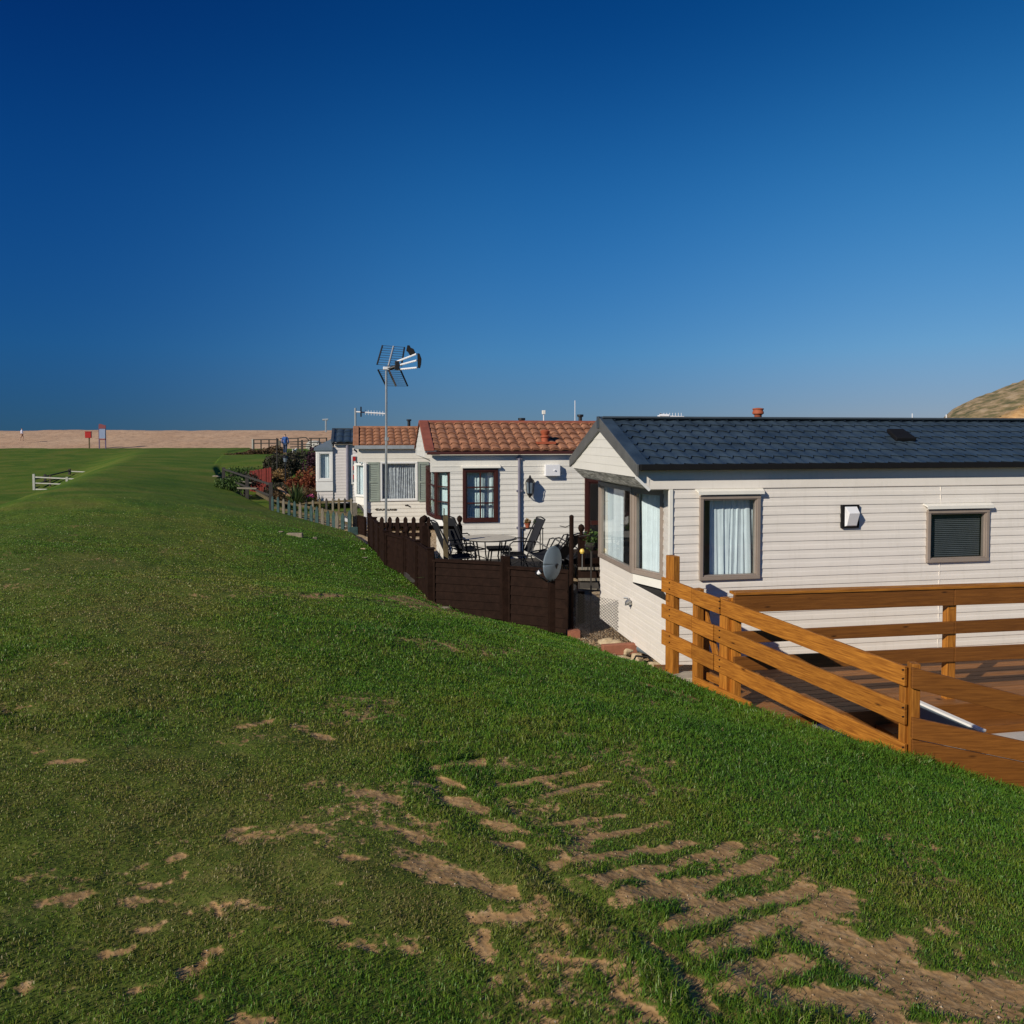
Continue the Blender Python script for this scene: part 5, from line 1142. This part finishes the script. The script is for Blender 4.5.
gridpan([Q(382.4, 345.5, .2), Q(404.5, 347.3, .35), Q(401.5, 366, .1), Q(377, 364.5, -.05)], 9, 'reflector_grid')
gridpan([Q(378, 369.6, 0), Q(400.8, 370.4, .1), Q(407.7, 386, .4), Q(386, 385.8, .2)], 9, 'reflector_grid')
mb = MB(); mb.tube([Q(393.6, 346.3, .25), Q(388.5, 366, 0)], .026, 6); mb.tube([Q(388.5, 369.5, 0), Q(396, 386, .3)], .026, 6); mb.build('brace', M['alu'], AE)
mb = MB()
for a_, b_ in (((397, 361.5), (416.5, 354)), ((396.5, 365.8), (416.8, 360.4)), ((397, 369.6), (417, 367.6))):
    mb.tube([Q(*a_), Q(*b_, -.3)], .022, 6)
    for k in range(1, 10):
        t = k / 10; c = Q(lerp(a_[0], b_[0], t), lerp(a_[1], b_[1], t), -.3 * t); mb.tube([c + Vector((0, -.06, -.02)), c + Vector((0, .06, .02))], .006, 4)
mb.build('director_arm', M['plastic_w'], AE)
mb = MB(); mb.tube([Q(385, 368, 0), Q(390, 368.5), Q(398, 366, -.05)], .05, 6); mb.box(Q(397, 364.5, -.05), (.10, .12, .16)); mb.box(Q(397, 367.5, -.05), (.12, .12, .10)); mb.build('dipole_box', M['darkmetal'], AE, bevel=.01)
mb = MB(); mb.box(Q(386.5, 368.3, 0), (.16, .10, .07)); mb.build('clamp', M['plastic_w'], AE, bevel=.01)
mb = MB(); mb.slab([Q(417.3, 353.2, -.3), Q(419.2, 353.4, -.3), Q(421, 358.5, -.3), Q(420.6, 364, -.3), Q(419.5, 367.9, -.3), Q(417.6, 367.6, -.3)], HF * .12); mb.build('end_plate', M['black'], AE)
mb = MB(); mb.slab([Q(407.3, 345.3, -.25), Q(409.2, 345.2, -.25), Q(410.2, 347.4, -.25), Q(413.2, 348.7, -.25), Q(414.9, 352.5, -.25), Q(412, 354.8, -.25), Q(409.6, 354.9, -.25), Q(408, 352.2, -.25), Q(406.2, 350.8, -.25), Q(406.7, 348.4, -.25)][::-1], HF * .12); mb.build('end_plate', M['black'], AE)
# yagi
yp = Pd(355.3, 408, 27.5); YA = thing('television_aerial', (yp.x, yp.y, 3.2), 'small grey comb aerial on a short pole above the orange-tiled roof edge', 'aerial')
mb = MB(); mb.tube([(yp.x, yp.y, 3.0), yp], .035, 6); mb.build('pole', M['grey_gutter'], YA)
mb = MB(); mb.tube([Pd(356, 411.8, 27.5), Pd(386, 413.8, 27.5)], .026, 5)
for k in range(8):
    c = Pd(365.5 + k * 2.9, 412.4 + k * .2, 27.5); mb.tube([c + Vector((.0, -.02, -.085)), c + Vector((0, .02, .085))], .008, 4)
mb.build('boom', M['plastic_w'], YA)
mb = MB(); c = Pd(361, 411.8, 27.5); mb.box(c, (.05, .25, .34)); mb.build('reflector', M['darkmetal'], YA)
def mast(px_, top, bot, d, r, label, cross=None, mtl='plastic_w'):
    p = Pd(px_, top, d); q = Pd(px_, bot, d); root = thing('aerial_mast', q, label, 'aerial'); mb = MB(); mb.tube([q, p], r, 5); mb.build('pole', M[mtl], root)
    if cross: mb = MB(); mb.tube([Pd(px_ - cross[0], top + .3, d), Pd(px_ + cross[1], top, d)], r, 5); mb.build('crossbar', M[mtl], root)
    return root
mast(326, 419.5, 432, 34.5, .04, 'little pale T shaped aerial above the small dark blue roof', (3.5, 2.2), 'grey_gutter')
mast(575, 400.5, 424, 24, .012, 'thin striped white mast behind the terracotta roof'); r_ = mast(543.7, 412, 424, 24, .018, 'short pale mast with a small box top behind the terracotta roof'); mb = MB(); mb.box(Pd(543.7, 412.3, 24), (.10, .08, .12)); mb.build('head', M['cream'], r_, bevel=.01)
mast(912.3, 413.5, 424, 26, .016, 'tiny white mast just above the dark blue ridge'); mast(946.3, 414.5, 424, 26, .020, 'tiny white mast in front of the headland edge')
LB2 = thing('television_aerial', Pd(665, 430, 17), 'white comb aerial just showing above the dark blue ridge', 'aerial')
mb = MB(); mb.tube([Pd(657.5, 416.2, 17), Pd(684, 417.2, 17)], .022, 5)
for k in range(8): c = Pd(661 + k * 2.9, 416.2, 17); mb.tube([c - Vector((0, 0, .03)), c + Vector((0, 0, .07))], .006, 4)
mb.build('boom', M['plastic_w'], LB2); mb = MB(); mb.tube([Pd(659.5, 415.6, 17), Pd(669, 415.9, 17)], .04, 8); mb.build('dipole_cover', M['plastic_w'], LB2, smooth=True); mb = MB(); mb.tube([Pd(660.6, 413.2, 17), Pd(660.6, 432, 17)], .018, 5); mb.build('pole', M['darkmetal'], LB2)

# ------------------------------------------------------------------ slope stones, far fences
def gh(px_, py_): x, y = ground_hit(px_, py_); return Vector((x, y, hz(x, y)))
p = gh(295, 536); mb = MB(); mb.box(p + Vector((0, 0, .02)), (.36, .12, .11), rz=-.2); tag(mb.build('stone_block', M['greystone'], bevel=.02), 'long grey-brown stone block lying on the grass below the teal picket fence', 'stone')
p = gh(315, 539); mb = MB(); mb.box(p + Vector((0, 0, .01)), (.09, .08, .08), rz=.3); tag(mb.build('stone_block', M['greystone'], bevel=.015), 'small square stone to the right of the long stone block on the grass', 'stone')
for i, (x, y, s, m_, lb) in enumerate([(363, 549, .06, 'stone', 'flat yellowish stone in the grass beside the brown fence, the upper of two'), (365, 558, .055, 'greystone', 'flat pale stone in the grass beside the brown fence, the lower of two'), (216, 476.5, .20, 'greystone', 'pale stone left of the dark post on the far slope'), (229, 487, .17, 'greystone', 'flat grey stone below the dark post on the far slope'), (239, 491, .17, 'greystone', 'white flat stone right of the others on the far slope'), (249, 496, .16, 'greystone', 'rightmost flat stone above the teal picket fence'), (445, 608, .06, 'greystone', 'stone half buried in the slope below the brown panelled fence'), (464, 611, .05, 'greystone', 'right hand stone half buried below the brown panelled fence'), (281, 532, .06, 'greystone', 'small stone at the left end of the long stone block'), (825, 765, .035, 'stone', 'small white stone at the foot of the orange fence corner')]):
    p = gh(x, y); rock(p + Vector((0, 0, .01)), s, M[m_], lb, 40 + i, flat=.28)
# rail fence by the hedge
RF = thing('rail_fence', gh(223.5, 484), 'dark two-rail wooden fence running down the far slope to the teal pickets', 'fence')
f0 = Pd(223.5, 467.5, 39); f1 = Pd(270.8, 482.5, 31); f2 = Pd(247, 475, 35)
for q, zb_ in ((f0, .6), (f1, .3), (f2, .3)): mb = MB(); mb.box((q.x, q.y, (q.z + zb_) / 2), (.14, .14, q.z - zb_)); mb.build('post', M['dark_wood'], RF)
for dz in (.08, .52): mb = MB(); mb.beam(f0 - Vector((0, 0, dz)), f1 - Vector((0, 0, dz)), .03, .08); mb.build('rail', M['dark_wood'], RF)
mb = MB(); mb.beam(Pd(239, 481, 37), Pd(252, 483, 36), .06, .04); mb.beam(Pd(279, 488, 33), Pd(289, 496, 31), .10, .05); o = mb
tag(MB().add(mb.v[:8], mb.f[:6]).build('plank', M['grey_wood']), 'pale plank lying behind the dark rail fence', 'plank'); tag(MB().add(mb.v[8:], [tuple(i - 8 for i in f) for f in mb.f[6:]]).build('plank', M['endgrain']), 'pale sloping plank in front of the spiky plant', 'plank')
mb = MB(); mb.beam(Pd(238, 488, 34), Pd(257.5, 488.5, 33), .10, .07); tag(mb.build('timber_sleeper', M['grey_wood']), 'grey timber sleeper on the ground below the red fence', 'timber')
mb = MB(); mb.beam(Pd(257, 492.5, 33), Pd(271, 500.5, 31), .08, .12); tag(mb.build('edging_board', M['olive_wood']), 'mossy edging board sloping down to the teal picket fence', 'board')
# red fence
RW = thing('red_fence', Pd(250.5, 486, 42), 'rust-red painted slatted fence panel between the far hedge plants', 'fence')
q0 = Pd(250.5, 470.5, 42); q1 = Pd(272, 467, 40); W_ = Wall((q0.x, q0.y), (q1.x, q1.y)); n_ = 9
for i in range(n_):
    t = i / n_; u = W_.L * t; zt_ = lerp(q0.z, q1.z, t) - .02 * (i % 2); mb = MB(); W_.box(mb, u, u + W_.L / n_ * .86, .25, zt_, 0, .03 if i % 3 else .05); mb.build('slat', M['red_wood'], RW)
mb = MB(); W_.box(mb, 0, W_.L, 1.2, 1.3, -.05, -.002); mb.build('rail', M['red_wood'], RW)
# lamp post
lp_ = Pd(285.3, 457, 36); LP = thing('lamp_post', (lp_.x, lp_.y, .6), 'slim dark garden lamp post with a blue-grey lantern among the brown bushes', 'lamp')
mb = MB(); mb.tube([(lp_.x, lp_.y, .5), lp_], .03, 6); mb.build('pole', M['darkmetal'], LP); mb = MB(); mb.lathe(lp_ - Vector((0, 0, .22)), [(.07, 0), (.10, .18)], 8); mb.build('lantern', M['greymetal'], LP); mb = MB(); mb.lathe(lp_ - Vector((0, 0, .03)), [(.13, 0), (.08, .06), (.02, .10)], 8); mb.build('lamp_cap', M['darkmetal'], LP)
q = Pd(276.8, 438, 44); mb = MB(); mb.tube([(q.x, q.y, .5), q], .035, 6); tag(mb.build('thin_pole', M['dark_wood']), 'thin dark pole rising behind the red fence', 'pole')
# bushes
def bush(px_, py_, d, rad, n, ls, mtl, label, seed, lump=.5):
    c = Pd(px_, py_, d); zb_ = hz(c.x, c.y); root = thing('bush', (c.x, c.y, zb_), label, 'bush'); foliage('foliage', tuple(c), rad, n, ls, M[mtl], root, seed, lump=lump, zmin=zb_)
    mb = MB(); g = random.Random(seed)
    for k in range(7): t = g.random() * 6.28; mb.tube([(c.x, c.y, zb_ - .05), (c.x + rad[0] * .3 * math.cos(t), c.y + rad[1] * .3 * math.sin(t), lerp(zb_, c.z, .7)), (c.x + rad[0] * .75 * math.cos(t), c.y + rad[1] * .7 * math.sin(t), c.z + rad[2] * .6 * g.random())], [.035, .02, .006], 5)
    mb.build('stems', M['dark_wood'], root)
bush(284, 465.5, 46, (1.15, 1.2, .75), 5200, .075, 'lf_dark', 'dark brown-green bush below the walker in blue', 1)
bush(300, 491, 37, (.85, 1.1, .75), 5200, .07, 'lf_red', 'large red-brown bush against the farthest caravan', 2); bush(312, 487, 36.5, (.45, .8, .85), 3200, .065, 'lf_red', 'tall red-brown bush touching the white box bay', 9)
bush(314, 468, 40.5, (.50, .8, .95), 2600, .07, 'lf_purple', 'dark purple bush behind the white box bay', 3)
bush(281, 479, 42, (.55, .6, .45), 1500, .07, 'lf_yellow', 'small ochre bush beside the red fence', 4)
bush(291, 498, 33.5, (.9, .6, .40), 2600, .05, 'lf_brown', 'low brown ground bush behind the teal pickets', 5); bush(277, 492, 34.5, (.5, .6, .40), 1500, .05, 'lf_dark', 'low dark bush behind the left end of the teal pickets', 6); bush(308, 497, 32.5, (.6, .6, .38), 1700, .05, 'lf_brown', 'low brown bush below the pink flower', 12)
bush(233, 484, 37, (.75, .9, .35), 1800, .06, 'lf_green', 'low green weeds under the dark rail fence', 7); bush(243, 481, 38.5, (.9, .9, .40), 1800, .06, 'lf_dark', 'low dark weeds left of the red fence', 8); bush(245, 472, 47, (1.2, 1.0, .28), 1800, .06, 'lf_green', 'low green tuft above the red fence', 13)
bush(262, 454, 76, (1.7, 1.2, .45), 2400, .12, 'lf_brown', 'low brown heath hedge in front of the far rail fence', 10); bush(240, 456, 74, (1.3, 1.0, .30), 1400, .12, 'lf_brown', 'left low brown heath clump far down the grass', 11); bush(274, 452, 78, (1.2, 1.0, .5), 1400, .12, 'lf_brown', 'right low brown heath clump beside the pale fence post', 14); bush(302, 459, 60, (1.3, 1.2, .5), 1800, .1, 'lf_dark', 'dark ground bush right of the walker', 15)
p = Pd(296, 499, 31.2); spiky((p.x, p.y, hz(p.x, p.y)), 90, 1.05, .035, 'yucca', 'large yucca with long pale green sword leaves behind the teal pickets', .15, 8)
p = Pd(311, 496, 31.5); FL = thing('flowering_plant', (p.x, p.y, hz(p.x, p.y)), 'small plant with pink blossom beside the farthest caravan', 'plant'); foliage('blossom', tuple(p), (.13, .1, .07), 90, .05, M['flowerp'], FL, 6); foliage('foliage', (p.x, p.y, p.z - .2), (.2, .2, .2), 160, .05, M['lf_green'], FL, 7)
# far rail fence
FF = thing('rail_fence', Pd(252.7, 449, 90), 'far brown post and rail fence at the edge of the shingle', 'fence')
d_ = 90; fz = {}
for x, tp_, m_, w_ in ((252.5, 439, 'whitewood', .16), (253.7, 439.3, 'dark_wood', .14), (261, 439.3, 'dark_wood', .13), (269, 439.3, 'dark_wood', .13), (277.6, 438.6, 'dark_wood', .20), (279.6, 440.6, 'grey_wood', .26), (298, 438.3, 'dark_wood', .14), (302, 440, 'dark_wood', .22), (311, 438.4, 'dark_wood', .14), (319.3, 438.3, 'dark_wood', .13), (326.5, 438, 'dark_wood', .15)):
    q = Pd(x, tp_, d_); mb = MB(); mb.box((q.x, q.y, (q.z + 1.2) / 2), (w_, w_, q.z - 1.2)); mb.build('post', M[m_], FF)
for pts_ in ([(253, 439.7), (278, 439.6)], [(253, 443.4), (278, 443.2)], [(280, 438.6), (298, 438.3), (303, 437.4), (306, 437.5), (309, 440.5)], [(280, 442.4), (298, 441.6), (311, 440.8)], [(290, 444), (311, 444.5)], [(309, 438.5), (327, 438)], [(309, 442.7), (327, 442)], [(290, 447), (311, 446.3)]):
    mb = MB()
    for a_, b_ in zip(pts_[:-1], pts_[1:]): mb.beam(Pd(*a_, d_ - .1), Pd(*b_, d_ - .1), .05, .11)
    mb.build('rail', M['dark_wood'], FF)
p = Pd(314, 444, 93); rock(p - Vector((0, 0, .3)), .8, M['whitewood'], 'pale upturned heap behind the right end of the far rail fence', 77, cat='heap', flat=.9)
# white fence in the lower field
WH = thing('white_fence', Pd(33.5, 490, 55), 'white railed pen fence partly hidden by the grass crest on the left', 'fence')
def wrail(a_, b_, da, db, m_='whitewood', h=.08): mb = MB(); mb.beam(Pd(*a_, da), Pd(*b_, db), .06, h); mb.build('rail', M[m_], WH)
def wpost(x, top, bot, d, m_='whitewood', w_=.14): a_ = Pd(x, top, d); b_ = Pd(x, bot, d); mb = MB(); mb.box((a_.x, a_.y, (a_.z + b_.z) / 2), (w_, w_, a_.z - b_.z)); mb.build('post', M[m_], WH)
wpost(33.8, 474, 490.5, 55); wpost(45, 474.2, 489, 60, 'dark_wood'); wpost(50, 475.5, 490, 57, 'olive_wood', .10); wpost(69.5, 469, 484, 66, 'dark_wood', .16); wpost(101.5, 471.5, 478, 66, 'dark_wood', .12); wpost(87, 478, 482, 55); wpost(67, 477, 486, 55)
wrail((33.5, 477), (88, 479.6), 55, 55); wrail((34, 483), (70, 484.4), 55, 55, h=.07); wrail((34, 489.3), (52, 489.5), 55, 55, h=.08); wrail((70, 471.3), (102, 472.6), 66, 66, h=.07); wrail((35, 479), (69, 470.8), 56, 66, 'dark_wood', .09); wrail((35, 484), (69, 476), 56, 66, 'dark_wood', .08); wrail((35, 488), (69, 479.6), 56, 66, 'dark_wood', .08)
# beach furniture
q = Pd(88.3, 431.8, 108); b_ = Pd(88.3, 446.5, 108); LR = thing('lifebuoy_box', b_, 'red lifebuoy box on a brown post at the edge of the shingle', 'lifebuoy'); mb = MB(); mb.box((q.x, q.y, q.z - .42), (.78, .35, .82)); mb.box((q.x, q.y - .02, q.z + .02), (.84, .42, .08)); mb.build('box', M['red'], LR, bevel=.06); mb = MB(); mb.box((q.x + .1, q.y, (q.z - .8 + b_.z - .3) / 2), (.14, .12, q.z - .8 - b_.z + .3)); mb.build('post', M['olive_wood'], LR)
SG = thing('sign_board', Pd(102, 446, 108), 'tall two-legged notice sign with a dark red header and pale blue panel on the shingle', 'sign')
D8 = 108
for x in (99, 105.3): a_ = Pd(x, 425, D8); b_ = Pd(x, 446.5, D8); mb = MB(); mb.box((a_.x, a_.y, (a_.z + b_.z - .3) / 2), (.13, .10, a_.z - b_.z + .3)); mb.build('leg', M['purple'], SG)
mb = MB(); mb.slab([Pd(98.8, 428.6, D8 - .1), Pd(105.6, 428.6, D8 - .1), Pd(105.6, 425.6, D8 - .1), Pd(101, 424, D8 - .1), Pd(98.8, 423.9, D8 - .1)], HF * .05); mb.build('header', M['sign_red'], SG)
mb = MB(); mb.slab([Pd(99.2, 438.4, D8 - .1), Pd(105.2, 438.4, D8 - .1), Pd(105.2, 429, D8 - .1), Pd(99.2, 429, D8 - .1)], HF * .05); mb.build('notice_panel', M['sign_panel'], SG)
mb = MB(); mb.slab([Pd(99.2, 440, D8 - .1), Pd(105.2, 440, D8 - .1), Pd(105.2, 438.7, D8 - .1), Pd(99.2, 438.7, D8 - .1)], HF * .05); mb.build('footer', M['sign_red'], SG)

# ------------------------------------------------------------------ people and the dog (skinned bodies)
def skin_mesh(name, verts, edges, radii, mtl, parent, sub=2):
    me = bpy.data.meshes.new(name); me.from_pydata(verts, edges, []); o = bpy.data.objects.new(name, me); col.objects.link(o); me.materials.append(mtl)
    sk = o.modifiers.new('skin', 'SKIN'); sk.use_smooth_shade = True
    if not me.skin_vertices: me.attributes.new  # layer is made by the modifier below
    bpy.context.view_layer.objects.active = o
    if len(me.skin_vertices) == 0: 
        bm_ = __import__('bmesh').new(); bm_.from_mesh(me); bm_.verts.layers.skin.verify(); bm_.to_mesh(me); bm_.free()
    for i, r_ in enumerate(radii):
        v_ = me.skin_vertices[0].data[i]; v_.radius = (r_, r_) if not isinstance(r_, tuple) else r_
        v_.use_root = (i == 0)
    ss = o.modifiers.new('sub', 'SUBSURF'); ss.levels = ss.render_levels = sub
    if parent: o.parent = parent
    return o
def person(loc, rz, H, top, legs, hair, label, stride=.12, shorts=False):
    root = thing('person', loc, label, 'person'); root.rotation_euler = (0, 0, rz); s = H / 1.75
    v = [(0, 0, .95), (0, 0, 1.10), (0, .01, 1.30), (0, .0, 1.44), (0, -.01, 1.52), (0, -.02, 1.60), (0, -.03, 1.70),
         (.10, 0, .90), (.11, -stride, .50), (.11, -stride * .6, .09), (.12, -stride * .6 - .16, .03), (-.10, 0, .90), (-.11, stride * .6, .50), (-.11, stride * 1.6, .11), (-.12, stride * 1.6 - .15, .04),
         (.19, 0, 1.42), (.26, .05, 1.14), (.24, -.10, .92), (.235, -.14, .84), (-.19, 0, 1.42), (-.27, -.02, 1.14), (-.24, -.12, .93), (-.235, -.17, .85)]
    e = [(0, 1), (1, 2), (2, 3), (3, 4), (4, 5), (5, 6), (0, 7), (7, 8), (8, 9), (9, 10), (0, 11), (11, 12), (12, 13), (13, 14), (3, 15), (15, 16), (16, 17), (17, 18), (3, 19), (19, 20), (20, 21), (21, 22)]
    r = [.13, .125, .15, .10, .055, .085, .075, .09, .058, .04, .04, .09, .058, .04, .04, .06, .043, .032, .035, .06, .043, .032, .035]
    skin_mesh('body', [tuple(c * s for c in q) for q in v], e, [x * s for x in r], M['skin'], root)
    jv = [(0, 0, .88), (0, 0, 1.08), (0, .01, 1.30), (0, .0, 1.46), (.19, 0, 1.42), (.26, .05, 1.14), (.245, -.09, .94), (-.19, 0, 1.42), (-.27, -.02, 1.14), (-.245, -.11, .95)]
    skin_mesh('jacket', [tuple(c * s for c in q) for q in jv], [(0, 1), (1, 2), (2, 3), (3, 4), (4, 5), (5, 6), (3, 7), (7, 8), (8, 9)], [x * s for x in (.17, .155, .18, .11, .08, .06, .05, .08, .06, .05)], M[top], root)
    lz = .45 if shorts else .12
    lv = [(0, 0, .93), (.10, 0, .88), (.11, -stride, .50), (.11, -stride * .65, lz), (-.10, 0, .88), (-.11, stride * .6, .50), (-.11, stride * 1.5, lz)]
    skin_mesh('trousers', [tuple(c * s for c in q) for q in lv], [(0, 1), (1, 2), (2, 3), (0, 4), (4, 5), (5, 6)], [x * s for x in (.15, .11, .075, .06, .11, .075, .06)], M[legs], root)
    skin_mesh('hair', [(0, .02 * s, 1.66 * s), (0, .0, 1.745 * s)], [(0, 1)], [.088 * s, .06 * s], M[hair], root)
    return root
q = Pd(285.3, 454, 74); person((q.x, q.y, hz(q.x, q.y)), PI - .2, 1.9, 'bluejacket', 'jeans', 'hair', 'person in a blue jacket and navy trousers walking away along the grass')
q = Pd(22, 440.8, 116); person((q.x, q.y, q.z), 2.0, 1.85, 'whiteshirt', 'skin', 'hair', 'person in a pale lilac top walking on the shingle at the far left', .16, shorts=True)
q = Pd(294, 454, 74); DG = thing('dog', (q.x, q.y, hz(q.x, q.y)), 'small white dog walking beside the person in blue', 'dog'); DG.rotation_euler = (0, 0, 1.2)
skin_mesh('body', [(0, 0, .34), (.17, 0, .36), (.30, 0, .36), (.40, 0, .47), (.48, 0, .50), (.57, 0, .47), (-.18, 0, .36), (-.30, 0, .47), (-.35, 0, .56),
                   (.24, .07, .24), (.23, .07, .12), (.25, .07, .02), (.24, -.07, .24), (.27, -.07, .12), (.30, -.07, .02), (-.18, .07, .25), (-.24, .07, .13), (-.22, .07, .02), (-.18, -.07, .25), (-.20, -.07, .13), (-.15, -.07, .02), (.44, .05, .57), (.44, -.05, .57)],
          [(0, 1), (1, 2), (2, 3), (3, 4), (4, 5), (0, 6), (6, 7), (7, 8), (2, 9), (9, 10), (10, 11), (2, 12), (12, 13), (13, 14), (6, 15), (15, 16), (16, 17), (6, 18), (18, 19), (19, 20), (4, 21), (4, 22)],
          [.10, .11, .10, .07, .07, .035, .10, .035, .02, .05, .03, .028, .05, .03, .028, .055, .03, .028, .055, .03, .028, .02, .02], M['fur'], DG, 1)

# ------------------------------------------------------------------ beach, headland
m, nt, b = newmat('shingle'); M['shingle'] = m; co = coords(nt)
n1 = nd(nt, 'ShaderNodeTexNoise', Scale=.12, Detail=8.0, Roughness=.6); n2 = nd(nt, 'ShaderNodeTexNoise', Scale=1.1, Detail=6.0, Roughness=.7)
nt.links.new(co, n1.inputs[0]); nt.links.new(co, n2.inputs[0])
a1 = ramp(nt, n1.outputs[0], [(.35, (.50, .32, .195)), (.65, (.60, .41, .26))]); a2 = ramp(nt, n2.outputs[0], [(.36, (.66, .62, .58)), (.50, (1.02, 1.0, .98))])
mu = nd(nt, 'ShaderNodeMix', data_type='RGBA', blend_type='MULTIPLY'); mu.inputs[0].default_value = 1; nt.links.new(a1.outputs[0], mu.inputs[6]); nt.links.new(a2.outputs[0], mu.inputs[7]); nt.links.new(mu.outputs[2], b.inputs['Base Color'])
b.inputs['Roughness'].default_value = .95; bp = nd(nt, 'ShaderNodeBump', Strength=.6, Distance=.15); nt.links.new(n2.outputs[0], bp.inputs['Height']); nt.links.new(bp.outputs[0], b.inputs['Normal'])
bx, by, bF = polar(98, 330, 150, YAW - R(55), YAW + R(40), 520)
dep = bx * math.sin(YAW) + by * math.cos(YAW); lat = bx * math.cos(YAW) - by * math.sin(YAW); dd = dep + 1.6 * (fbm(lat * .12, lat * 0, 3) - .5)
bz = np.interp(dd, [90, 108.0, 112, 132, 139, 150, 190, 330], [-1.5, 1.40, 1.80, 3.75, 4.20, 3.9, .0, -3])
bz = bz + .35 * (fbm(bx * .12, by * .12, 4) - .5) * sstep(109, 116, dd) + .16 * (fbm(bx * .7, by * .7, 3) - .5) * sstep(109, 114, dd)
o = np_mesh('beach', np.stack([bx, by, bz], -1), bF, M['shingle'], True); tag(o, kind='structure')
# headland
m, nt, b = newmat('headland'); M['head'] = m; co = coords(nt, (.03, .03, .09)); n1 = nd(nt, 'ShaderNodeTexNoise', Scale=4.0, Detail=9.0, Roughness=.62); nt.links.new(co, n1.inputs[0])
gg = ramp(nt, n1.outputs[0], [(.34, (.07, .080, .028)), (.45, (.17, .145, .060)), (.54, (.32, .23, .12)), (.64, (.44, .33, .20))])
n2 = nd(nt, 'ShaderNodeTexNoise', Scale=9.0, Detail=6.0); nt.links.new(co, n2.inputs[0]); cc = ramp(nt, n2.outputs[0], [(.3, (.42, .22, .07)), (.7, (.72, .45, .20))])
at = nd(nt, 'ShaderNodeAttribute', attribute_name='rnd'); mx = nd(nt, 'ShaderNodeMix', data_type='RGBA'); nt.links.new(at.outputs['Fac'], mx.inputs[0]); nt.links.new(gg.outputs[0], mx.inputs[6]); nt.links.new(cc.outputs[0], mx.inputs[7]); nt.links.new(mx.outputs[2], b.inputs['Base Color']); b.inputs['Roughness'].default_value = .95
S_, T_ = np.meshgrid(np.linspace(0, 1, 260), np.linspace(0, 1, 130), indexing='ij')
D0 = 430; latl = (925 - 512) / 800 * D0; LAT = latl + S_ * 260; crest = np.interp(LAT / D0 * 800 + 512, [925, 944, 952, 962, 975, 990, 1000, 1010, 1024, 1060, 1200, 1400], [0, 18, 25, 30, 37, 41.5, 46.5, 51, 57, 76, 140, 150]) * D0 / 800 + (0)
T2 = T_ * 1.5; DEP = D0 - 120 + T2 * 120
prof = np.where(T2 < 1, np.sin(np.clip(T2, 0, 1) * PI / 2) ** .9, 1 - .25 * (T2 - 1))
HZ = EYE - 6 + (crest + 6) * prof
HZ = HZ + (2.6 * (fbm(LAT * .05, DEP * .05, 5) - .5) + 1.3 * (fbm(LAT * .35, DEP * .35, 3) - .5)) * sstep(0, .06, S_)
pxl = LAT / D0 * 800 + 512
cliff = sstep(.0, 2.5, np.interp(pxl, [955, 975, 1012, 1090], [-2, 5.0, 12, 24]) + 4 * (fbm(LAT * .12, DEP * .3, 4) - .5) - (HZ - EYE))
DEP = DEP - 12 * sstep(0, 1, cliff) + 5 * cliff * (fbm(LAT * .25, HZ * .1, 3) - .5)
W3_ = np.array([math.cos(YAW), -math.sin(YAW)]); H3 = np.array([math.sin(YAW), math.cos(YAW)])
LAT = LAT * DEP / D0 * np.where(T2 > 1, 1 + .15 * (T2 - 1), 1)
V = np.stack([LAT * W3_[0] + DEP * H3[0], LAT * W3_[1] + DEP * H3[1], HZ], -1).reshape(-1, 3)
i, j = np.meshgrid(np.arange(259), np.arange(129), indexing='ij'); k = i * 130 + j; F = np.stack([k, k + 130, k + 131, k + 1], -1).reshape(-1, 4)
o = np_mesh('headland', V, F, M['head'], True, {'rnd': cliff.ravel()}); tag(o, kind='structure')
